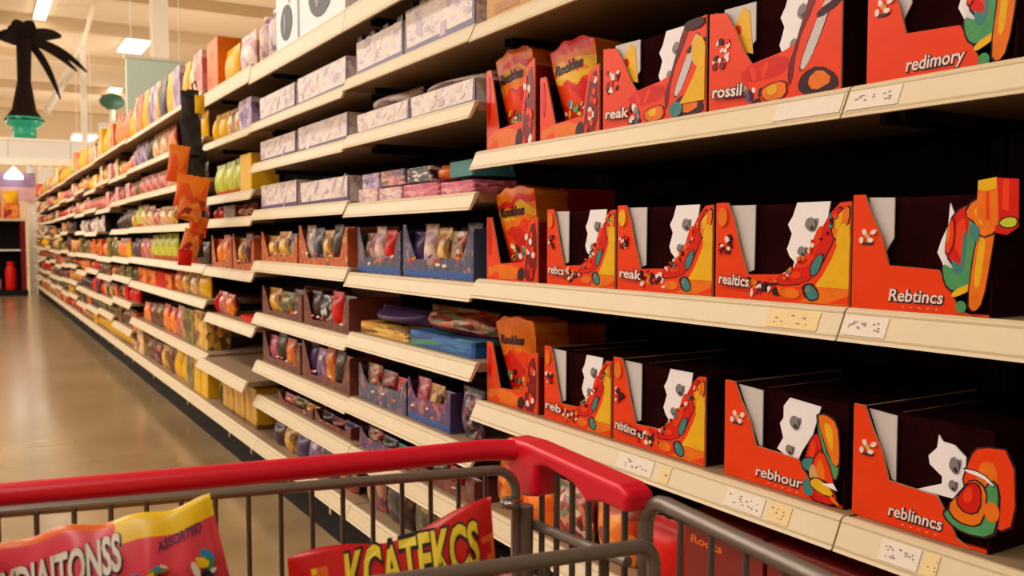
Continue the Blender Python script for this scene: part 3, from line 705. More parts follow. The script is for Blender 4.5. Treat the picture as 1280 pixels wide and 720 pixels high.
def wc(bay, si, lst, what, **k):
    for i, it in enumerate(lst):
        lab = '%s, %s, %s' % (what if len(lst) == 1 else what+(', %s from left' % ORD[i]), shelf_name(bay, si), PHR[bay])
        white_carton(bay, si, it[0], it[1], it[2], lab, it[3] if len(it) > 3 else 0, seed=int(it[0])+si, **k)
wc('B3', 1, [(320, 371, 126), (374, 435, 98)], 'white purple-based snack carton')
wc('B3', 2, [(325, 371, 178), (374, 436, 160)], 'white round-printed snack carton')
wc('B3', 3, [(324, 372, 233), (376, 436, 229)], 'pinkish white snack carton')
wc('B2', 1, [(441, 505, 49, 2), (508, 594, 4, 2)], 'tall ragged-topped white snack carton')
wc('B2', 2, [(438, 512, 147), (514, 594, 122)], 'low white purple-banded carton', d=.22)
for (a, b, v, n) in [(441, 504, 127, 'left'), (512, 594, 113, 'right')]:
    zl = over('B2', 2, 438 if n == 'left' else 514, 147 if n == 'left' else 122, .03)+.003
    row('B2', 2, [(a, b, v, 'bag', 'white', zl, .16)], y0=.04)
# pink packs lying in two layers
row('B2', 3, [(442, 472, 238, 'box', 'pink white'), (474, 502, 236, 'box', 'pink white'), (504, 548, 232, 'box', 'hot pink'), (550, 592, 229, 'box', 'hot pink')])
zl = max(over('B2', 3, u, v) for u, v in ((442, 238), (474, 236), (504, 232), (550, 229)))
row('B2', 3, [(445, 474, 220, 'box', 'lavender', zl), (476, 506, 215, 'box', 'pink and grey', zl), (509, 538, 211, 'box', 'black and white', zl), (540, 560, 207, 'bag', 'orange', zl), (562, 591, 203, 'box', 'teal', zl)], y0=.05)

M_TRAYB = mat('slate_blue_tray', (74, 80, 108), .4, noise=.1, nscale=10)
M_TRAYBL = mat('bright_blue_band', (36, 88, 160), .4)
M_TRAYR = mat('red_brown_tray', (124, 58, 48), .45, noise=.1, nscale=10)
M_TRAYO = mat('orange_brown_tray', (196, 92, 44), .45, noise=.1, nscale=10)
TPR = {M_TRAYB.name: printed('slate_tray_print', [(74, 80, 108), (66, 72, 100), (84, 88, 116), (74, 80, 108), (60, 66, 92), (150, 110, 124), (74, 80, 108), (176, 130, 110), (92, 78, 120)], 55, (1, 1, .7), .42),
       M_TRAYR.name: printed('brown_tray_print', [(118, 54, 46), (104, 46, 40), (126, 62, 50), (118, 54, 46), (140, 84, 60), (96, 74, 54), (110, 50, 44), (72, 34, 36)], 55, (1, 1, .7), .45),
       M_TRAYO.name: printed('orange_tray_print', [(196, 92, 44), (184, 80, 40), (206, 108, 52), (196, 92, 44), (150, 60, 40), (214, 150, 76), (190, 86, 44)], 55, (1, 1, .7), .45),
       M_PURP.name: printed('purple_tray_print', [(84, 58, 108), (76, 50, 104), (70, 52, 110), (140, 86, 116), (84, 58, 108), (190, 110, 96), (60, 60, 120)], 55, (1, 1, .7), .42)}
def snack_tray(bay, si, u0, u1, vtop, label, m=M_TRAYB, band=None, low=.34, packs=(), pv=None, pl='', y0=.03, d=.22):
    z = BAYD[bay][3][si]-.002
    ya, yb_ = (min(BAYD[bay][2]-.006, Yu(u0, FRONT+y0)), max(BAYD[bay][1]+.004, Yu(u1, FRONT+y0))); w = ya-yb_; h = Zuv(u0, vtop, FRONT+y0)-z
    h = min(h, BAYD[bay][3][si-1]-.058-z)
    t = thing('snack_tray', label, 'tray', (FRONT+y0, ya, z), (0, 0, RZ), 'open snack trays')
    f = MB().prism(P2([(0, 0), (1, 0), (1, .86), (.95, .84), (.86, low+.06), (.2, low), (.1, .72), (.04, 1), (0, 1)], w, h), 0, .003, TPR.get(m.name, m))
    b = MB().box(0, .003, .0032, d, 0, h*.9, m).box(w-.003, w, .0032, d, 0, h*.9, m).box(.003, w-.003, d-.003, d, 0, h*.95, m).box(.003, w-.003, .0032, d-.003, 0, .003, m)
    b.build('tray_body', t)
    if band:
        MB().box(.004, w-.004, -.0012, .0002, h*.03, h*.15, band).build('base_band', t)
    a = f; r = random.Random(int(u0*7))
    for k in range(8):
        a.disc(w*(.1+.8*r.random()), h*(.2+.6*low*r.random()), w*.035, h*.03, -.0003-.0001*k, .0002, [M_PINKINK, M_ORD, M_RED, M_PURP][k % 4], 8, r.random()*.3)
    a.build('front_panel', t)
    n = len(packs); x = ya-.006; pw = (w-.012)/max(1, n); cnt = {}
    for c in packs: cnt[c] = cnt.get(c, 0)+1
    sn = {}
    for i, c in enumerate(packs):
        sn[c] = sn.get(c, 0)+1
        hh = h*(.86+.14*((i*5+int(u0)) % 3)/2)
        pack('bag', c, x-i*pw-.0015, x-(i+1)*pw+.0015, FRONT+y0+.010, .055, z+.0045, z+hh,
             ('%s bag in %s' % (c, pl) if cnt[c] == 1 else '%s bag, %s in %s' % (c, ORD[sn[c]-1], pl)), 'bags in the %s' % pl)
snack_tray('B2', 4, 438, 500, 284, 'slate blue tray of pink bags, fourth shelf down, just beyond orange cartons', band=M_TRAYBL, packs=('pink and grey', 'pink white', 'red', 'pink and grey'), pl='left blue tray, middle shelf, first bay past cartons')
snack_tray('B2', 4, 504, 592, 281, 'slate blue tray with bright blue base beside the orange middle shelf tray', band=M_TRAYBL, packs=('purple', 'pink white', 'gold', 'mixed red', 'navy'), pl='right blue tray, middle shelf, first bay past cartons')
row('B2', 5, [(443, 508, 399, 'box', 'gold', 0, .2), (510, 592, 411, 'box', 'blue', 0, .2)])
row('B2', 5, [(452, 508, 381, 'bag', 'purple', over('B2', 5, 443, 399), .18), (511, 592, 381, 'bag', 'mixed red', over('B2', 5, 510, 411), .18)], y0=.045)
snack_tray('B2', 6, 446, 506, 452, 'slate tray of red and pink bags on third shelf up, left of two', packs=('mixed red', 'maroon', 'red'), pl='left tray on third shelf up, first bay past cartons', low=.5)
snack_tray('B2', 6, 509, 562, 470, 'purple tray of pink and gold bags on third shelf up, right of the red one', m=M_PURP, band=M_TRAYBL, packs=('hot pink', 'gold', 'purple'), pl='purple tray on third shelf up, first bay past cartons', low=.55)
row('B2', 6, [(566, 594, 482, 'pouch', 'speckled')])
snack_tray('B2', 7, 440, 506, 528, 'dark purple tray low behind the red cart handle, left of two', m=M_PURP, packs=('mixed red', 'dark', 'teal'), pl='dark purple tray low behind the cart handle', low=.6)
snack_tray('B2', 7, 510, 592, 560, 'red brown tray low behind the cart grille, right of the purple one', m=M_TRAYR, packs=('maroon', 'dark', 'red', 'maroon'), pl='red brown tray low behind the cart grille', low=.5)
row('B2', 8, [(440, 470, 570, 'bag', 'pink and grey'), (472, 505, 590, 'bag', 'dark'), (507, 540, 605, 'bag', 'olive'), (542, 592, 630, 'bag', 'black and white')])

snack_tray('B3', 4, 327, 371, 290, 'orange brown tray of gold bags on middle shelf, left of two', m=M_TRAYO, packs=('gold', 'gold', 'blue'), pl='left orange tray, middle shelf, second bay past cartons', low=.16)
snack_tray('B3', 4, 374, 434, 282, 'orange brown tray of navy and gold bags on middle shelf, right of two', m=M_TRAYO, packs=('white', 'navy', 'gold', 'dark', 'orange'), pl='right orange tray, middle shelf, second bay past cartons', low=.16)
snack_tray('B3', 5, 325, 376, 356, 'red brown tray of olive bags under the gold ones, left of two', m=M_TRAYR, packs=('gold', 'olive', 'dark'), pl='left brown tray, fourth shelf up, second bay past cartons', low=.15)
snack_tray('B3', 5, 379, 435, 360, 'red brown tray of dark bags under the navy ones, right of two', m=M_TRAYR, packs=('dark', 'black and white', 'red', 'dark'), pl='right brown tray, fourth shelf up, second bay past cartons', low=.15)
snack_tray('B3', 6, 327, 373, 412, 'red brown tray of pink and orange bags, third shelf up, left of two', m=M_TRAYR, packs=('hot pink', 'dark', 'orange', 'navy'), pl='left brown tray, third shelf up, second bay past cartons', low=.2)
snack_tray('B3', 6, 376, 435, 424, 'red brown tray of purple bags, third shelf up, right of two', m=M_TRAYR, packs=('purple', 'lavender', 'orange', 'dark', 'pink'), pl='right brown tray, third shelf up, second bay past cartons', low=.15)
snack_tray('B3', 7, 345, 388, 487, 'long brown tray of olive bags, second shelf up', m=M_TRAYR, packs=('pink', 'olive', 'gold'), pl='left brown tray, second shelf up, second bay past cartons', low=.35)
snack_tray('B3', 7, 391, 436, 510, 'brown tray of dark red bags, second shelf up, above the cart handle', m=M_TRAYR, packs=('dark', 'maroon', 'purple'), pl='right brown tray, second shelf up, second bay past cartons', low=.4)
row('B3', 8, [(333, 346, 523, 'bag', 'dark'), (347, 360, 527, 'bag', 'gold'), (361, 376, 536, 'bag', 'purple'), (377, 393, 540, 'bag', 'lavender'), (394, 412, 545, 'bag', 'dark'), (413, 435, 552, 'bag', 'mixed red')])

# boards and boxes on the tall top shelf
def top_box(label, bay, u0, u1, vtop, seed):
    z = BAYD[bay][3][0]-.002; y0 = .012
    ya, yb_ = (min(BAYD[bay][2]-.006, Yu(u0, FRONT+y0)), max(BAYD[bay][1]+.004, Yu(u1, FRONT+y0))); w = ya-yb_; h = min(.42, Zuv(u0, vtop, FRONT+y0)-z)
    t = thing('display_box', label, 'box', (FRONT+y0, ya, z), (0, 0, RZ), 'white boxes on the top shelf')
    a = MB().box(0, w, .001, .26, 0, h, M_WHT); MB().box(w*.01, w*.99, .003, .13, h, h+.002, M_WHT).box(w*.01, w*.99, .132, .258, h, h+.002, M_WHT).build('top_flap', t); a.disc(w*.5, h*.42, w*.28, h*.30, -.0010, .0012, M_SPOT, 20); a.disc(w*.42, h*.42, w*.05, h*.18, -.0016, .0, M_SPOT2, 14)
    a.prism(P2([(.62, .72), (.78, .82), (.8, .97), (.68, .9)], w, h), -.0014, .0012, M_RED); a.build('carton_body', t)
    return t
top_box('white box with dark oval on the top shelf, beside the small white cap', 'B3', 349, 375, -8, 1)
top_box('white box with dark oval on the top shelf, cut by the top edge', 'B3', 378, 434, -60, 2)
row('B3', 0, [(322, 332, 22, 'jar', 'pink white'), (334, 346, 12, 'jar', 'white')], y0=.02)
plain_case('candy_case', 'bright orange case on the top shelf above the hanging black strip', 263, 276, BAYD['B4'][3][0]-.002, 52, .02, .3, M_ORD, mark=M_OR)

row('B4', 0, [(279, 296, 62, 'bag', 'yellow'), (298, 316, 45, 'bag', 'pink white')])
row('B4', 1, [(262, 271, 145, 'bag', 'yellow'), (272, 282, 141, 'bag', 'yellow'), (283, 291, 137, 'bag', 'beige'), (292, 300, 131, 'bag', 'beige'), (301, 316, 126, 'box', 'lavender')])
row('B4', 2, [(264, 276, 208, 'bag', 'lime'), (277, 288, 203, 'bag', 'lime'), (289, 300, 198, 'bag', 'lime'), (301, 315, 194, 'box', 'yellow')])
row('B4', 3, [(262, 270, 258, 'bag', 'red'), (271, 279, 256, 'bag', 'red'), (280, 294, 252, 'box', 'brown'), (295, 304, 250, 'bag', 'mixed red'), (305, 314, 249, 'bag', 'mixed red')])
snack_tray('B4', 4, 264, 289, 294, 'orange tray of bright orange bags on middle shelf, third bay past cartons, left of two', m=M_TRAYO, packs=('orange', 'orange', 'gold'), pl='left orange tray, middle shelf, third bay past cartons', low=.15)
snack_tray('B4', 4, 291, 317, 292, 'orange tray of dark red bags on middle shelf, third bay past cartons, right of two', m=M_TRAYO, packs=('gold', 'maroon', 'maroon'), pl='right orange tray, middle shelf, third bay past cartons', low=.15)
row('B4', 5, [(261, 268, 362, 'bag', 'red'), (269, 276, 364, 'bag', 'pink'), (277, 285, 367, 'bag', 'orange'), (299, 315, 393, 'box', 'red')])
row('B4', 7, [(262, 272, 463, 'bag', 'olive'), (275, 288, 466, 'box', 'golden yellow'), (289, 302, 471, 'box', 'golden yellow'), (303, 317, 478, 'box', 'golden yellow')], y0=.05)

row('B5', 0, [(167, 172, 121, 'bag', 'beige'), (173, 178, 117, 'bag', 'orange'), (179, 185, 112, 'bag', 'yellow'), (186, 192, 107, 'bag', 'lavender'), (193, 199, 101, 'bag', 'beige'), (200, 207, 97, 'bag', 'dark'), (208, 219, 90, 'bag', 'yellow'), (220, 228, 84, 'box', 'lavender'), (229, 236, 77, 'bag', 'yellow'), (237, 245, 74, 'bag', 'beige'), (246, 256, 66, 'box', 'pink')])
row('B5', 1, [(166, 173, 172, 'bag', 'lavender'), (174, 182, 166, 'bag', 'lavender'), (183, 189, 170, 'bag', 'dark'), (190, 198, 164, 'bag', 'beige'), (199, 208, 157, 'bag', 'beige'), (209, 217, 152, 'bag', 'orange'), (236, 246, 142, 'bag', 'dark'), (247, 256, 140, 'bag', 'yellow')])
row('B5', 2, [(166, 172, 227, 'bag', 'olive'), (173, 180, 222, 'bag', 'pink'), (181, 188, 219, 'bag', 'pink'), (189, 196, 217, 'bag', 'pink'), (197, 206, 214, 'bag', 'pink'), (207, 216, 215, 'bag', 'beige'), (240, 255, 205, 'bag', 'dark')])
row('B5', 3, [(166, 173, 258, 'bag', 'lime'), (174, 181, 257, 'bag', 'beige'), (182, 189, 258, 'bag', 'beige'), (190, 196, 261, 'bag', 'pink'), (197, 206, 259, 'bag', 'beige'), (207, 216, 258, 'bag', 'gold'), (242, 255, 255, 'bag', 'maroon')])
row('B5', 4, [(166, 172, 299, 'bag', 'brown'), (173, 180, 298, 'bag', 'pink'), (181, 185, 299, 'bag', 'pink'), (186, 193, 294, 'bag', 'lime'), (194, 201, 293, 'bag', 'lime'), (202, 209, 292, 'bag', 'lime'), (210, 217, 292, 'bag', 'lime'), (228, 240, 312, 'bag', 'red'), (241, 255, 302, 'bag', 'dark')])
row('B5', 5, [(172, 182, 334, 'box', 'orange'), (183, 193, 337, 'box', 'orange'), (194, 204, 339, 'box', 'red'), (205, 213, 342, 'box', 'orange'), (214, 222, 337, 'bag', 'orange'), (223, 232, 338, 'bag', 'gold'), (233, 242, 341, 'bag', 'beige'), (243, 256, 340, 'bag', 'yellow')])
row('B5', 6, [(175, 182, 376, 'bag', 'orange'), (183, 190, 378, 'bag', 'brown'), (191, 198, 379, 'bag', 'brown'), (199, 206, 379, 'bag', 'orange'), (207, 214, 383, 'bag', 'orange'), (215, 224, 381, 'bag', 'pink'), (226, 240, 384, 'box', 'olive'), (241, 256, 386, 'box', 'gold')])
row('B5', 7, [(168, 176, 408, 'box', 'beige'), (178, 186, 420, 'bag', 'brown'), (187, 195, 424, 'bag', 'maroon'), (196, 203, 428, 'bag', 'gold'), (204, 211, 428, 'bag', 'brown'), (212, 220, 434, 'bag', 'yellow'), (221, 229, 438, 'bag', 'yellow'), (230, 238, 441, 'box', 'olive'), (239, 247, 446, 'box', 'yellow'), (248, 256, 450, 'box', 'yellow')])

# farther bays: colours drift from yellow and pink above to orange, olive and red below
random.seed(11)
PAL = {0: ['yellow', 'beige', 'beige', 'orange', 'yellow', 'lime'], 1: ['beige', 'yellow', 'pink', 'orange', 'gold'], 2: ['pink', 'pink', 'beige', 'lime', 'red', 'dark'], 3: ['beige', 'gold', 'brown', 'pink', 'white', 'dark'],
       4: ['yellow', 'olive', 'brown', 'orange', 'purple', 'beige'], 5: ['orange', 'red', 'olive', 'brown', 'orange'], 6: ['olive', 'orange', 'gold', 'dark', 'red'], 7: ['orange', 'yellow', 'olive', 'brown', 'dark'], 8: ['orange', 'yellow', 'red', 'gold', 'beige']}
far = MB(); nb = 0
for bi, (n, ya0, yb0, zs) in enumerate(BAYS[6:]):
    per = 5 if bi < 2 else 4
    for si, z in enumerate(zs):
        pal = PAL[min(8, si+(1 if len(zs) < 9 and si > 2 else 0))]
        items = []; yy = yb0-.03; cols = []
        gapt = .33 if si == 0 else zs[si-1]-.085-z
        lastc = random.choice(pal)
        kk = []
        for i in range(per):
            w = (1.22-.05)/per
            if random.random() > .6: lastc = random.choice(pal)
            hh = min(gapt, random.uniform(.13, .21) if si else random.uniform(.2, .34))
            if si == 0 and bi < 2: hh = random.uniform(.26, .34)
            kd = random.choice(['bag', 'bag', 'bag', 'box']); kk.append((kd, lastc, yy-i*w-.004, yy-(i+1)*w+.004, hh))
        cnt = {}; sn = {}
        for q in kk: cnt[q[:2]] = cnt.get(q[:2], 0)+1
        for kd, c, a, b, hh in kk:
            sn[(kd, c)] = sn.get((kd, c), 0)+1
            if bi < 4:
                o = '' if cnt[(kd, c)] == 1 else ', %s from left' % ORD[sn[(kd, c)]-1]
                pack(kd, c, a, b, FRONT+.035, .09, z-.002, z-.002+hh, '%s %s%s, %s, %s' % (c, KN[kd][1], o, shelf_name(n, si), PHR[n]), 'packs on the %s, %s' % (shelf_name(n, si), PHR[n]))
            else:
                me = ME[kd]
                vs = [(FRONT+.035+v.co.y*.16, a-(a-b)*v.co.x, z-.002+v.co.z*hh) for v in me.vertices]
                far.add(vs, [tuple(p.vertices) for p in me.polygons], PK[c], True)
o = far.build('distant_packs'); tag(o, 'tiny yellow, orange and red packs on the shelves at the far end of the aisle', 'packs', kind='stuff')

# a strip of hanging packs on the edge of the shelving
def hanging():
    Yc = Yu(258, FRONT)*1.11/1.20
    x0, zt = on_y(240, 112, Yc); zb = on_y(236, 322, Yc)[1]
    xs = on_y(242, 200, Yc)[0]
    t = thing('hanging_strip', 'black display strip hanging down the shelf front, hung with orange and black packs', 'display strip', (xs, Yc, zb))
    s = MB().box(-.03, .03, -.002, .002, 0, zt-zb, M_BACK)
    for k in range(8): s.box(-.006, .006, -.010, -.002, .06+k*(zt-zb)/9, .066+k*(zt-zb)/9, M_RAIL)
    s.build('strip', t)
    MB().tube([(.0, 0, zt-zb-.01), (.0, .0, zt-zb+.03), (.02, .02, zt-zb+.05), (.03, .03, zt-zb+.02)], .004, M_UP).build('hook', t)
    lst = [(226, 250, 112, 156, 'black', 'upper black pack near the top of the hanging strip', 0), (228, 255, 148, 194, 'black', 'second black pack down on the hanging strip', -.05), (232, 258, 186, 228, 'black', 'third black pack down, beside the orange ones on the strip', .06),
           (207, 234, 180, 228, 'bright orange', 'orange pack sticking out left of the hanging strip', .12), (216, 259, 218, 260, 'bright orange', 'largest orange pack in the middle of the hanging strip', .16),
           (219, 252, 246, 276, 'orange', 'red tinged orange pack below the largest one on the strip', .25), (234, 258, 270, 296, 'bright orange', 'small orange pack low on the right of the strip', .2), (221, 247, 286, 322, 'orange', 'lowest slanted orange pack on the strip', .32),
           (240, 257, 246, 288, 'black', 'fourth black pack down, behind the largest orange one on the strip', .05), (241, 256, 284, 322, 'black', 'lowest black pack, behind the low orange ones on the strip', -.05),
           (222, 240, 312, 332, 'red', 'small dark red pack at the foot of the hanging strip', .1), (244, 257, 118, 142, 'yellow', 'small yellow pack at the top right of the hanging strip', .0)]
    cn = {}
    for k, (a, b, va, vb, c, lab, tl) in enumerate(lst):
        cn[c[:5]] = cn.get(c[:5], -1)+1
        Yk = Yc-.046-.034*({'black': 0, 'brigh': 2, 'orang': 4, 'red': 6, 'yello': 2}[c[:5]]+cn[c[:5]] % 2)
        xa, z1 = on_y(a, va, Yk); xb, z0 = on_y(b, vb, Yk)
        p = pack('bag', c, 0, .001, 0, .04, z0, z1, lab, 'packs on the hanging strip', name='hanging_pack')
        p.rotation_euler = (0, tl, 0); p.scale = (xb-xa, .03, z1-z0); p.location = (xa, Yk, z0+ (xb-xa)*math.sin(tl)*.5)
hanging()

# ------------------------------------------------------------------ the far end of the store
def far_pt(u, v, Y): return on_y(u, v, Y)
YE = 23.6
M_WPAN = mat('white_enamel', (236, 232, 222), .35)
x0, zt = on_y(-60, 171, YE); x1, zb = on_y(100, 201, YE)
x0 = -7.0; x1 = 4.6
t = thing('cooler_header', 'long white panelled header above the displays at the far end', 'header', (0, YE, 0))
hb = MB()
n = 9; w = (x1-x0)/n
for i in range(n): hb.box(x0+i*w+.01, x0+(i+1)*w-.01, -.02, .0, zb, zt, M_WPAN)
hb.box(x0, x1, 0, 1.0, zb, zt, M_WPAN); hb.build('panel_row', t)
MB().box(x0, x1, -.06, .0, zb-.14, zb-.001, M_CREAM).box(x0, x1, -.05, 0, zt, zt+.05, M_CREAM).build('trim_rail', t)
for x in (x0+.1, (x0+x1)/2+2.4, x1-.1): MB().box(x-.08, x+.08, .3, .5, 0, zb, M_CREAM).build('post', t)
# palm decoration in its teal pot on the header
zt += .002
xp, zp = on_y(31, 171, YE+.55); zp = zt
pm = thing('palm_decoration', 'black decorative palm tree in a teal pot on the white header', 'palm', (xp, YE+.55, zp))
M_TEALP = mat('teal_glaze', (22, 168, 130), .3); M_PALM = mat('black_palm', (30, 18, 14), .8, spec=.1)
MB().lathe([(.20, 0), (.25, .02), (.26, .3), (.24, .34), (.36, .40), (.42, .56), (.40, .58), (.1, .58)], M_TEALP, n=20).build('pot', pm)
zq = on_y(30, 50, YE+.55)[1]-zp
MB().tube([(0, 0, .5), (0, 0, .75), (.02, 0, zq*.6), (.04, 0, zq)], [.44, .27, .15, .17], M_PALM, 10).build('trunk', pm)
def frond(dx, dz, droop, L, wd, yy=0):
    mb = MB(); n = 12; vs = []; fs = []
    for i in range(n+1):
        s = i/n; x = dx*L*s; z = dz*L*s-droop*s*s*L; ww = wd*math.sin(PI*min(1, .12+s*.86))**.7
        tx, tz = dx, dz-2*droop*s; q = math.hypot(tx, tz) or 1; nx_, nz_ = -tz/q, tx/q
        for e in (-1, 1): vs += [(x+nx_*ww*e, yy*s-.02, z+nz_*ww*e), (x+nx_*ww*e, yy*s+.02, z+nz_*ww*e-.02)]
    for i in range(n):
        a = i*4; fs += [(a, a+4, a+6, a+2), (a+1, a+3, a+7, a+5), (a, a+1, a+5, a+4), (a+2, a+6, a+7, a+3)]
    fs += [(0, 2, 3, 1), (n*4, n*4+1, n*4+3, n*4+2)]
    mb.add(vs, fs, M_PALM); return mb
for (dx, dz, dr, L, wd, yy) in [(-.55, .75, .35, .60, .17, 0), (-.9, .45, .35, .62, .16, .2), (-.8, .1, .2, .55, .14, -.2), (-.2, .8, .2, .85, .18, .3), (.25, .8, .3, .8, .17, -.2), (.8, .55, .35, 1.0, .14, .1), (.98, .1, .55, 1.35, .075, 0), (.9, -.1, .45, 1.2, .07, -.3), (.55, -.2, .75, 1.35, .08, .1)]:
    f = frond(dx, dz, dr, L, wd, yy).build('frond', pm); f.location = (.04, 0, zq)
# second small green topped pot
xs, zs_ = on_y(140, 127, YE+.55)
t = thing('potted_topiary', 'small dark green plant in a white pot beside the mint sign', 'plant', (xs, YE+.55, zt))
MB().lathe([(.22, 0), (.30, .3), (.34, .55), (.30, .57)], M_WPAN, n=16).build('pot', t)
zz = zs_-zt
MB().tube([(0, 0, .5), (0, 0, zz-.1)], .07, M_CREAM).build('stem', t)
MB().lathe([(.1, zz-.2), (.26, zz-.1), (.3, zz), (.22, zz+.14), (.05, zz+.2)], mat('dark_green_leaf', (60, 100, 76), .6, noise=.3, nscale=20), n=12).build('crown', t)

# steel column, ceiling prop and mint sign
xc, _ = on_y(200, 0, 15.5); wc_ = on_y(210, 0, 15.5)[0]-on_y(190, 0, 15.5)[0]
mb = MB().box(xc-wc_/2, xc+wc_/2, 15.5, 15.5+.03, 0, CEIL, M_CREAM).box(xc-wc_/2, xc+wc_/2, 15.5+wc_-.03, 15.5+wc_, 0, CEIL, M_CREAM).box(xc-.02, xc+.02, 15.53, 15.47+wc_, 0, CEIL, M_CREAM)
mb.box(xc-wc_*.7, xc+wc_*.7, 15.5-wc_*.2, 15.5+wc_*1.2, 0, .02, M_CREAM)
tag(mb.build('steel_column'), 'cream steel column rising to the ceiling behind the shelving', 'column')
Ym = 12.4
a = on_y(157, 72, Ym); b = on_y(234, 176, Ym)
t = thing('hanging_sign', 'pale mint green sign panel hanging above the far shelves', 'sign', ((a[0]+b[0])/2, Ym, b[1]))
M_MINT = mat('mint_panel', (222, 248, 236), .5); W = b[0]-a[0]; H = a[1]-b[1]
MB().box(-W/2, W/2, 0, .05, 0, H, M_MINT).build('sign_panel', t, bevel=.01)
MB().box(-W/2-.02, W/2+.02, -.01, .06, H, H+.04, M_CREAM).build('top_rail', t)
for x in (-W*.4, W*.4): MB().tube([(x, .02, H+.03), (x, .02, CEIL-b[1])], .006, M_CREAM, 6).build('cable', t)
Yp = 24.5
xa, za = on_y(103, 58, Yp); xb, zb2 = on_y(58, 140, Yp)
t = thing('ceiling_prop', 'cream post with a slanting strut standing on the header by the palm', 'post', (xa, Yp, zt))
MB().box(-.07, .07, -.07, .07, 0, za-zt, M_CREAM).build('post', t)
MB().tube([(0, .09, za-zt-.05), (xb-xa, .09, zb2-zt)], .09, M_CREAM, 8).build('strut', t)
MB().tube([(0, .09, za-zt-.05), (.28, .09, CEIL-zt)], .05, M_CREAM, 8).build('upper_strut', t)

# lamps
M_LAMP = mat('lamp_diffuser', (255, 250, 240), .4, emit=(255, 246, 232), estr=9)
def strip(label, x0, x1, y0, y1, z=CEIL-.125):
    t = thing('ceiling_light', label, 'ceiling light', ((x0+x1)/2, (y0+y1)/2, z), group='ceiling lights')
    w, l = abs(x1-x0)/2, abs(y1-y0)/2
    MB().box(-w, w, -l, l, .04, .12, M_CREAM).build('housing', t); MB().box(-w*.94, w*.94, -l*.96, l*.96, 0, .039, M_LAMP).build('diffuser', t)
    if CEIL-z > .2:
        for s_ in (-1, 1): MB().tube([(s_*w*.6, 0, .12), (s_*w*.6, 0, CEIL-z)], .008, M_CREAM, 6).build('hanger', t)
p1 = on_z(64, -20, CEIL-.125); p2 = on_z(48, 25, CEIL-.125)
strip('white strip light on the ceiling above the palm', p2[0]-.12, p2[0]+.16, p1[1], p2[1])
p = on_z(146, 65, CEIL-.125); q = on_z(190, 53, CEIL-.125)
strip('wide white ceiling panel light beside the cream column', p[0], q[0], p[1]-2.0, p[1])
p = on_z(138, 111, CEIL-.125); q = on_z(157, 100, CEIL-.125)
strip('small distant ceiling light above the green topiary', p[0], q[0]+.2, p[1], p[1]+3.4)
p = on_y(90, 173, 27.0); q = on_y(119, 162, 27.0)
strip('low hung bright light near the far white header', p[0], q[0], 26.4, 27.4, z=p[1])

# aisle end displays under the header
M_PINKD = mat('pink_banner', (216, 160, 160), .6, noise=.2, nscale=3); M_LILD = mat('lilac_banner', (160, 120, 150), .6, noise=.25, nscale=3)
xa, zt2 = on_y(-40, 214, YE+.2); xb, zb2 = on_y(45, 252, YE+.2)
t = thing('banner_board', 'pink and lilac banner board under the white header', 'banner', (0, YE+.2, 0))
MB().box(xa, xb, 0, .05, zb2, (zt2+zb2)/2, M_PINKD).build('lower_panel', t); MB().box(xa, xb, 0, .05, (zt2+zb2)/2+.002, zt2, M_LILD).build('upper_panel', t)
for x in (xa+.1, xb-.1): MB().tube([(x, .025, zt2), (x, .025, zb-.001)], .012, M_CREAM, 6).build('hanger', t)
p = on_y(5, 223, YE-.03); q = on_y(29, 211, YE-.03)
t = thing('hanging_lamp', 'bright white lamp hanging before the lilac banner', 'lamp', ((p[0]+q[0])/2, YE-.03, p[1]))
W = q[0]-p[0]
MB().lathe([(W*.5, 0), (W*.46, .08), (W*.2, .2), (.04, .25)], mat('lit_shade', (240, 255, 250), .4, emit=(226, 255, 250), estr=4), n=18).build('lamp_shade', t)
MB().tube([(0, 0, .25), (0, 0, max(.27, zb-.141-p[1]))], .01, M_CREAM, 6).build('cord', t)
p = on_y(48, 232, YE-.2); q = on_y(66, 212, YE-.2)
mb = MB().box(p[0], q[0], YE-.25, YE-.2, p[1], q[1], M_WPAN).box(p[0]-.02, q[0]+.02, YE-.26, YE-.19, q[1], q[1]+.03, M_CREAM)
for x in (p[0]+.05, q[0]-.05): mb.tube([(x, YE-.22, q[1]), (x, YE-.22, zb-.14)], .01, M_CREAM, 6)
tag(mb.build('hanging_sign'), 'small blank cream sign hanging at the end of the aisle', 'sign')
# produce stand: yellow and orange packs over a dark case
Yd = YE-1.2
xa = -6.0; xb, zt3 = on_y(33, 279, Yd)
t = thing('display_stand', 'dark display stand at the far end with orange and yellow goods on top', 'display stand', (0, Yd, 0))
zc0 = on_y(10, 276, Yd)[1]
MB().box(xa, xb, .02, .8, 0, .12, M_KICK).box(xa, xb, .5, .8, .12, zc0, M_BACK).build('cabinet', t)
MB().box(xa, xb, 0, .8, zc0, zc0+.05, M_RAIL).build('top_deck', t)
zs3 = on_y(10, 312, Yd)[1]
MB().box(xa, xb, .05, .5, zs3-.03, zs3, M_WPAN).build('middle_shelf', t)
for x in (xa+.03, xb-.12): MB().box(x, x+.09, .02, .5, .12, zc0, M_DRED if x > 0 else M_UP).build('upright', t)
for i in range(6):
    xx = xb-.12-i*.34
    for k, (c, hh, yy) in enumerate([('orange', .34, .02), ('yellow', .62, .3)]):
        pack('box' if k == 0 else 'bag', c, 0, .001, 0, .2, zc0+.05, zc0+.05+hh, ('orange box' if k == 0 else 'yellow bag')+', %s from the right on the far display stand' % ORD[i], 'goods on the far display stand')
        o = bpy.context.scene.collection.objects[-1]
        o.rotation_euler = (0, 0, 0); o.scale = (.31, .24, hh); o.location = (xx-.31, Yd+yy, zc0+.052)
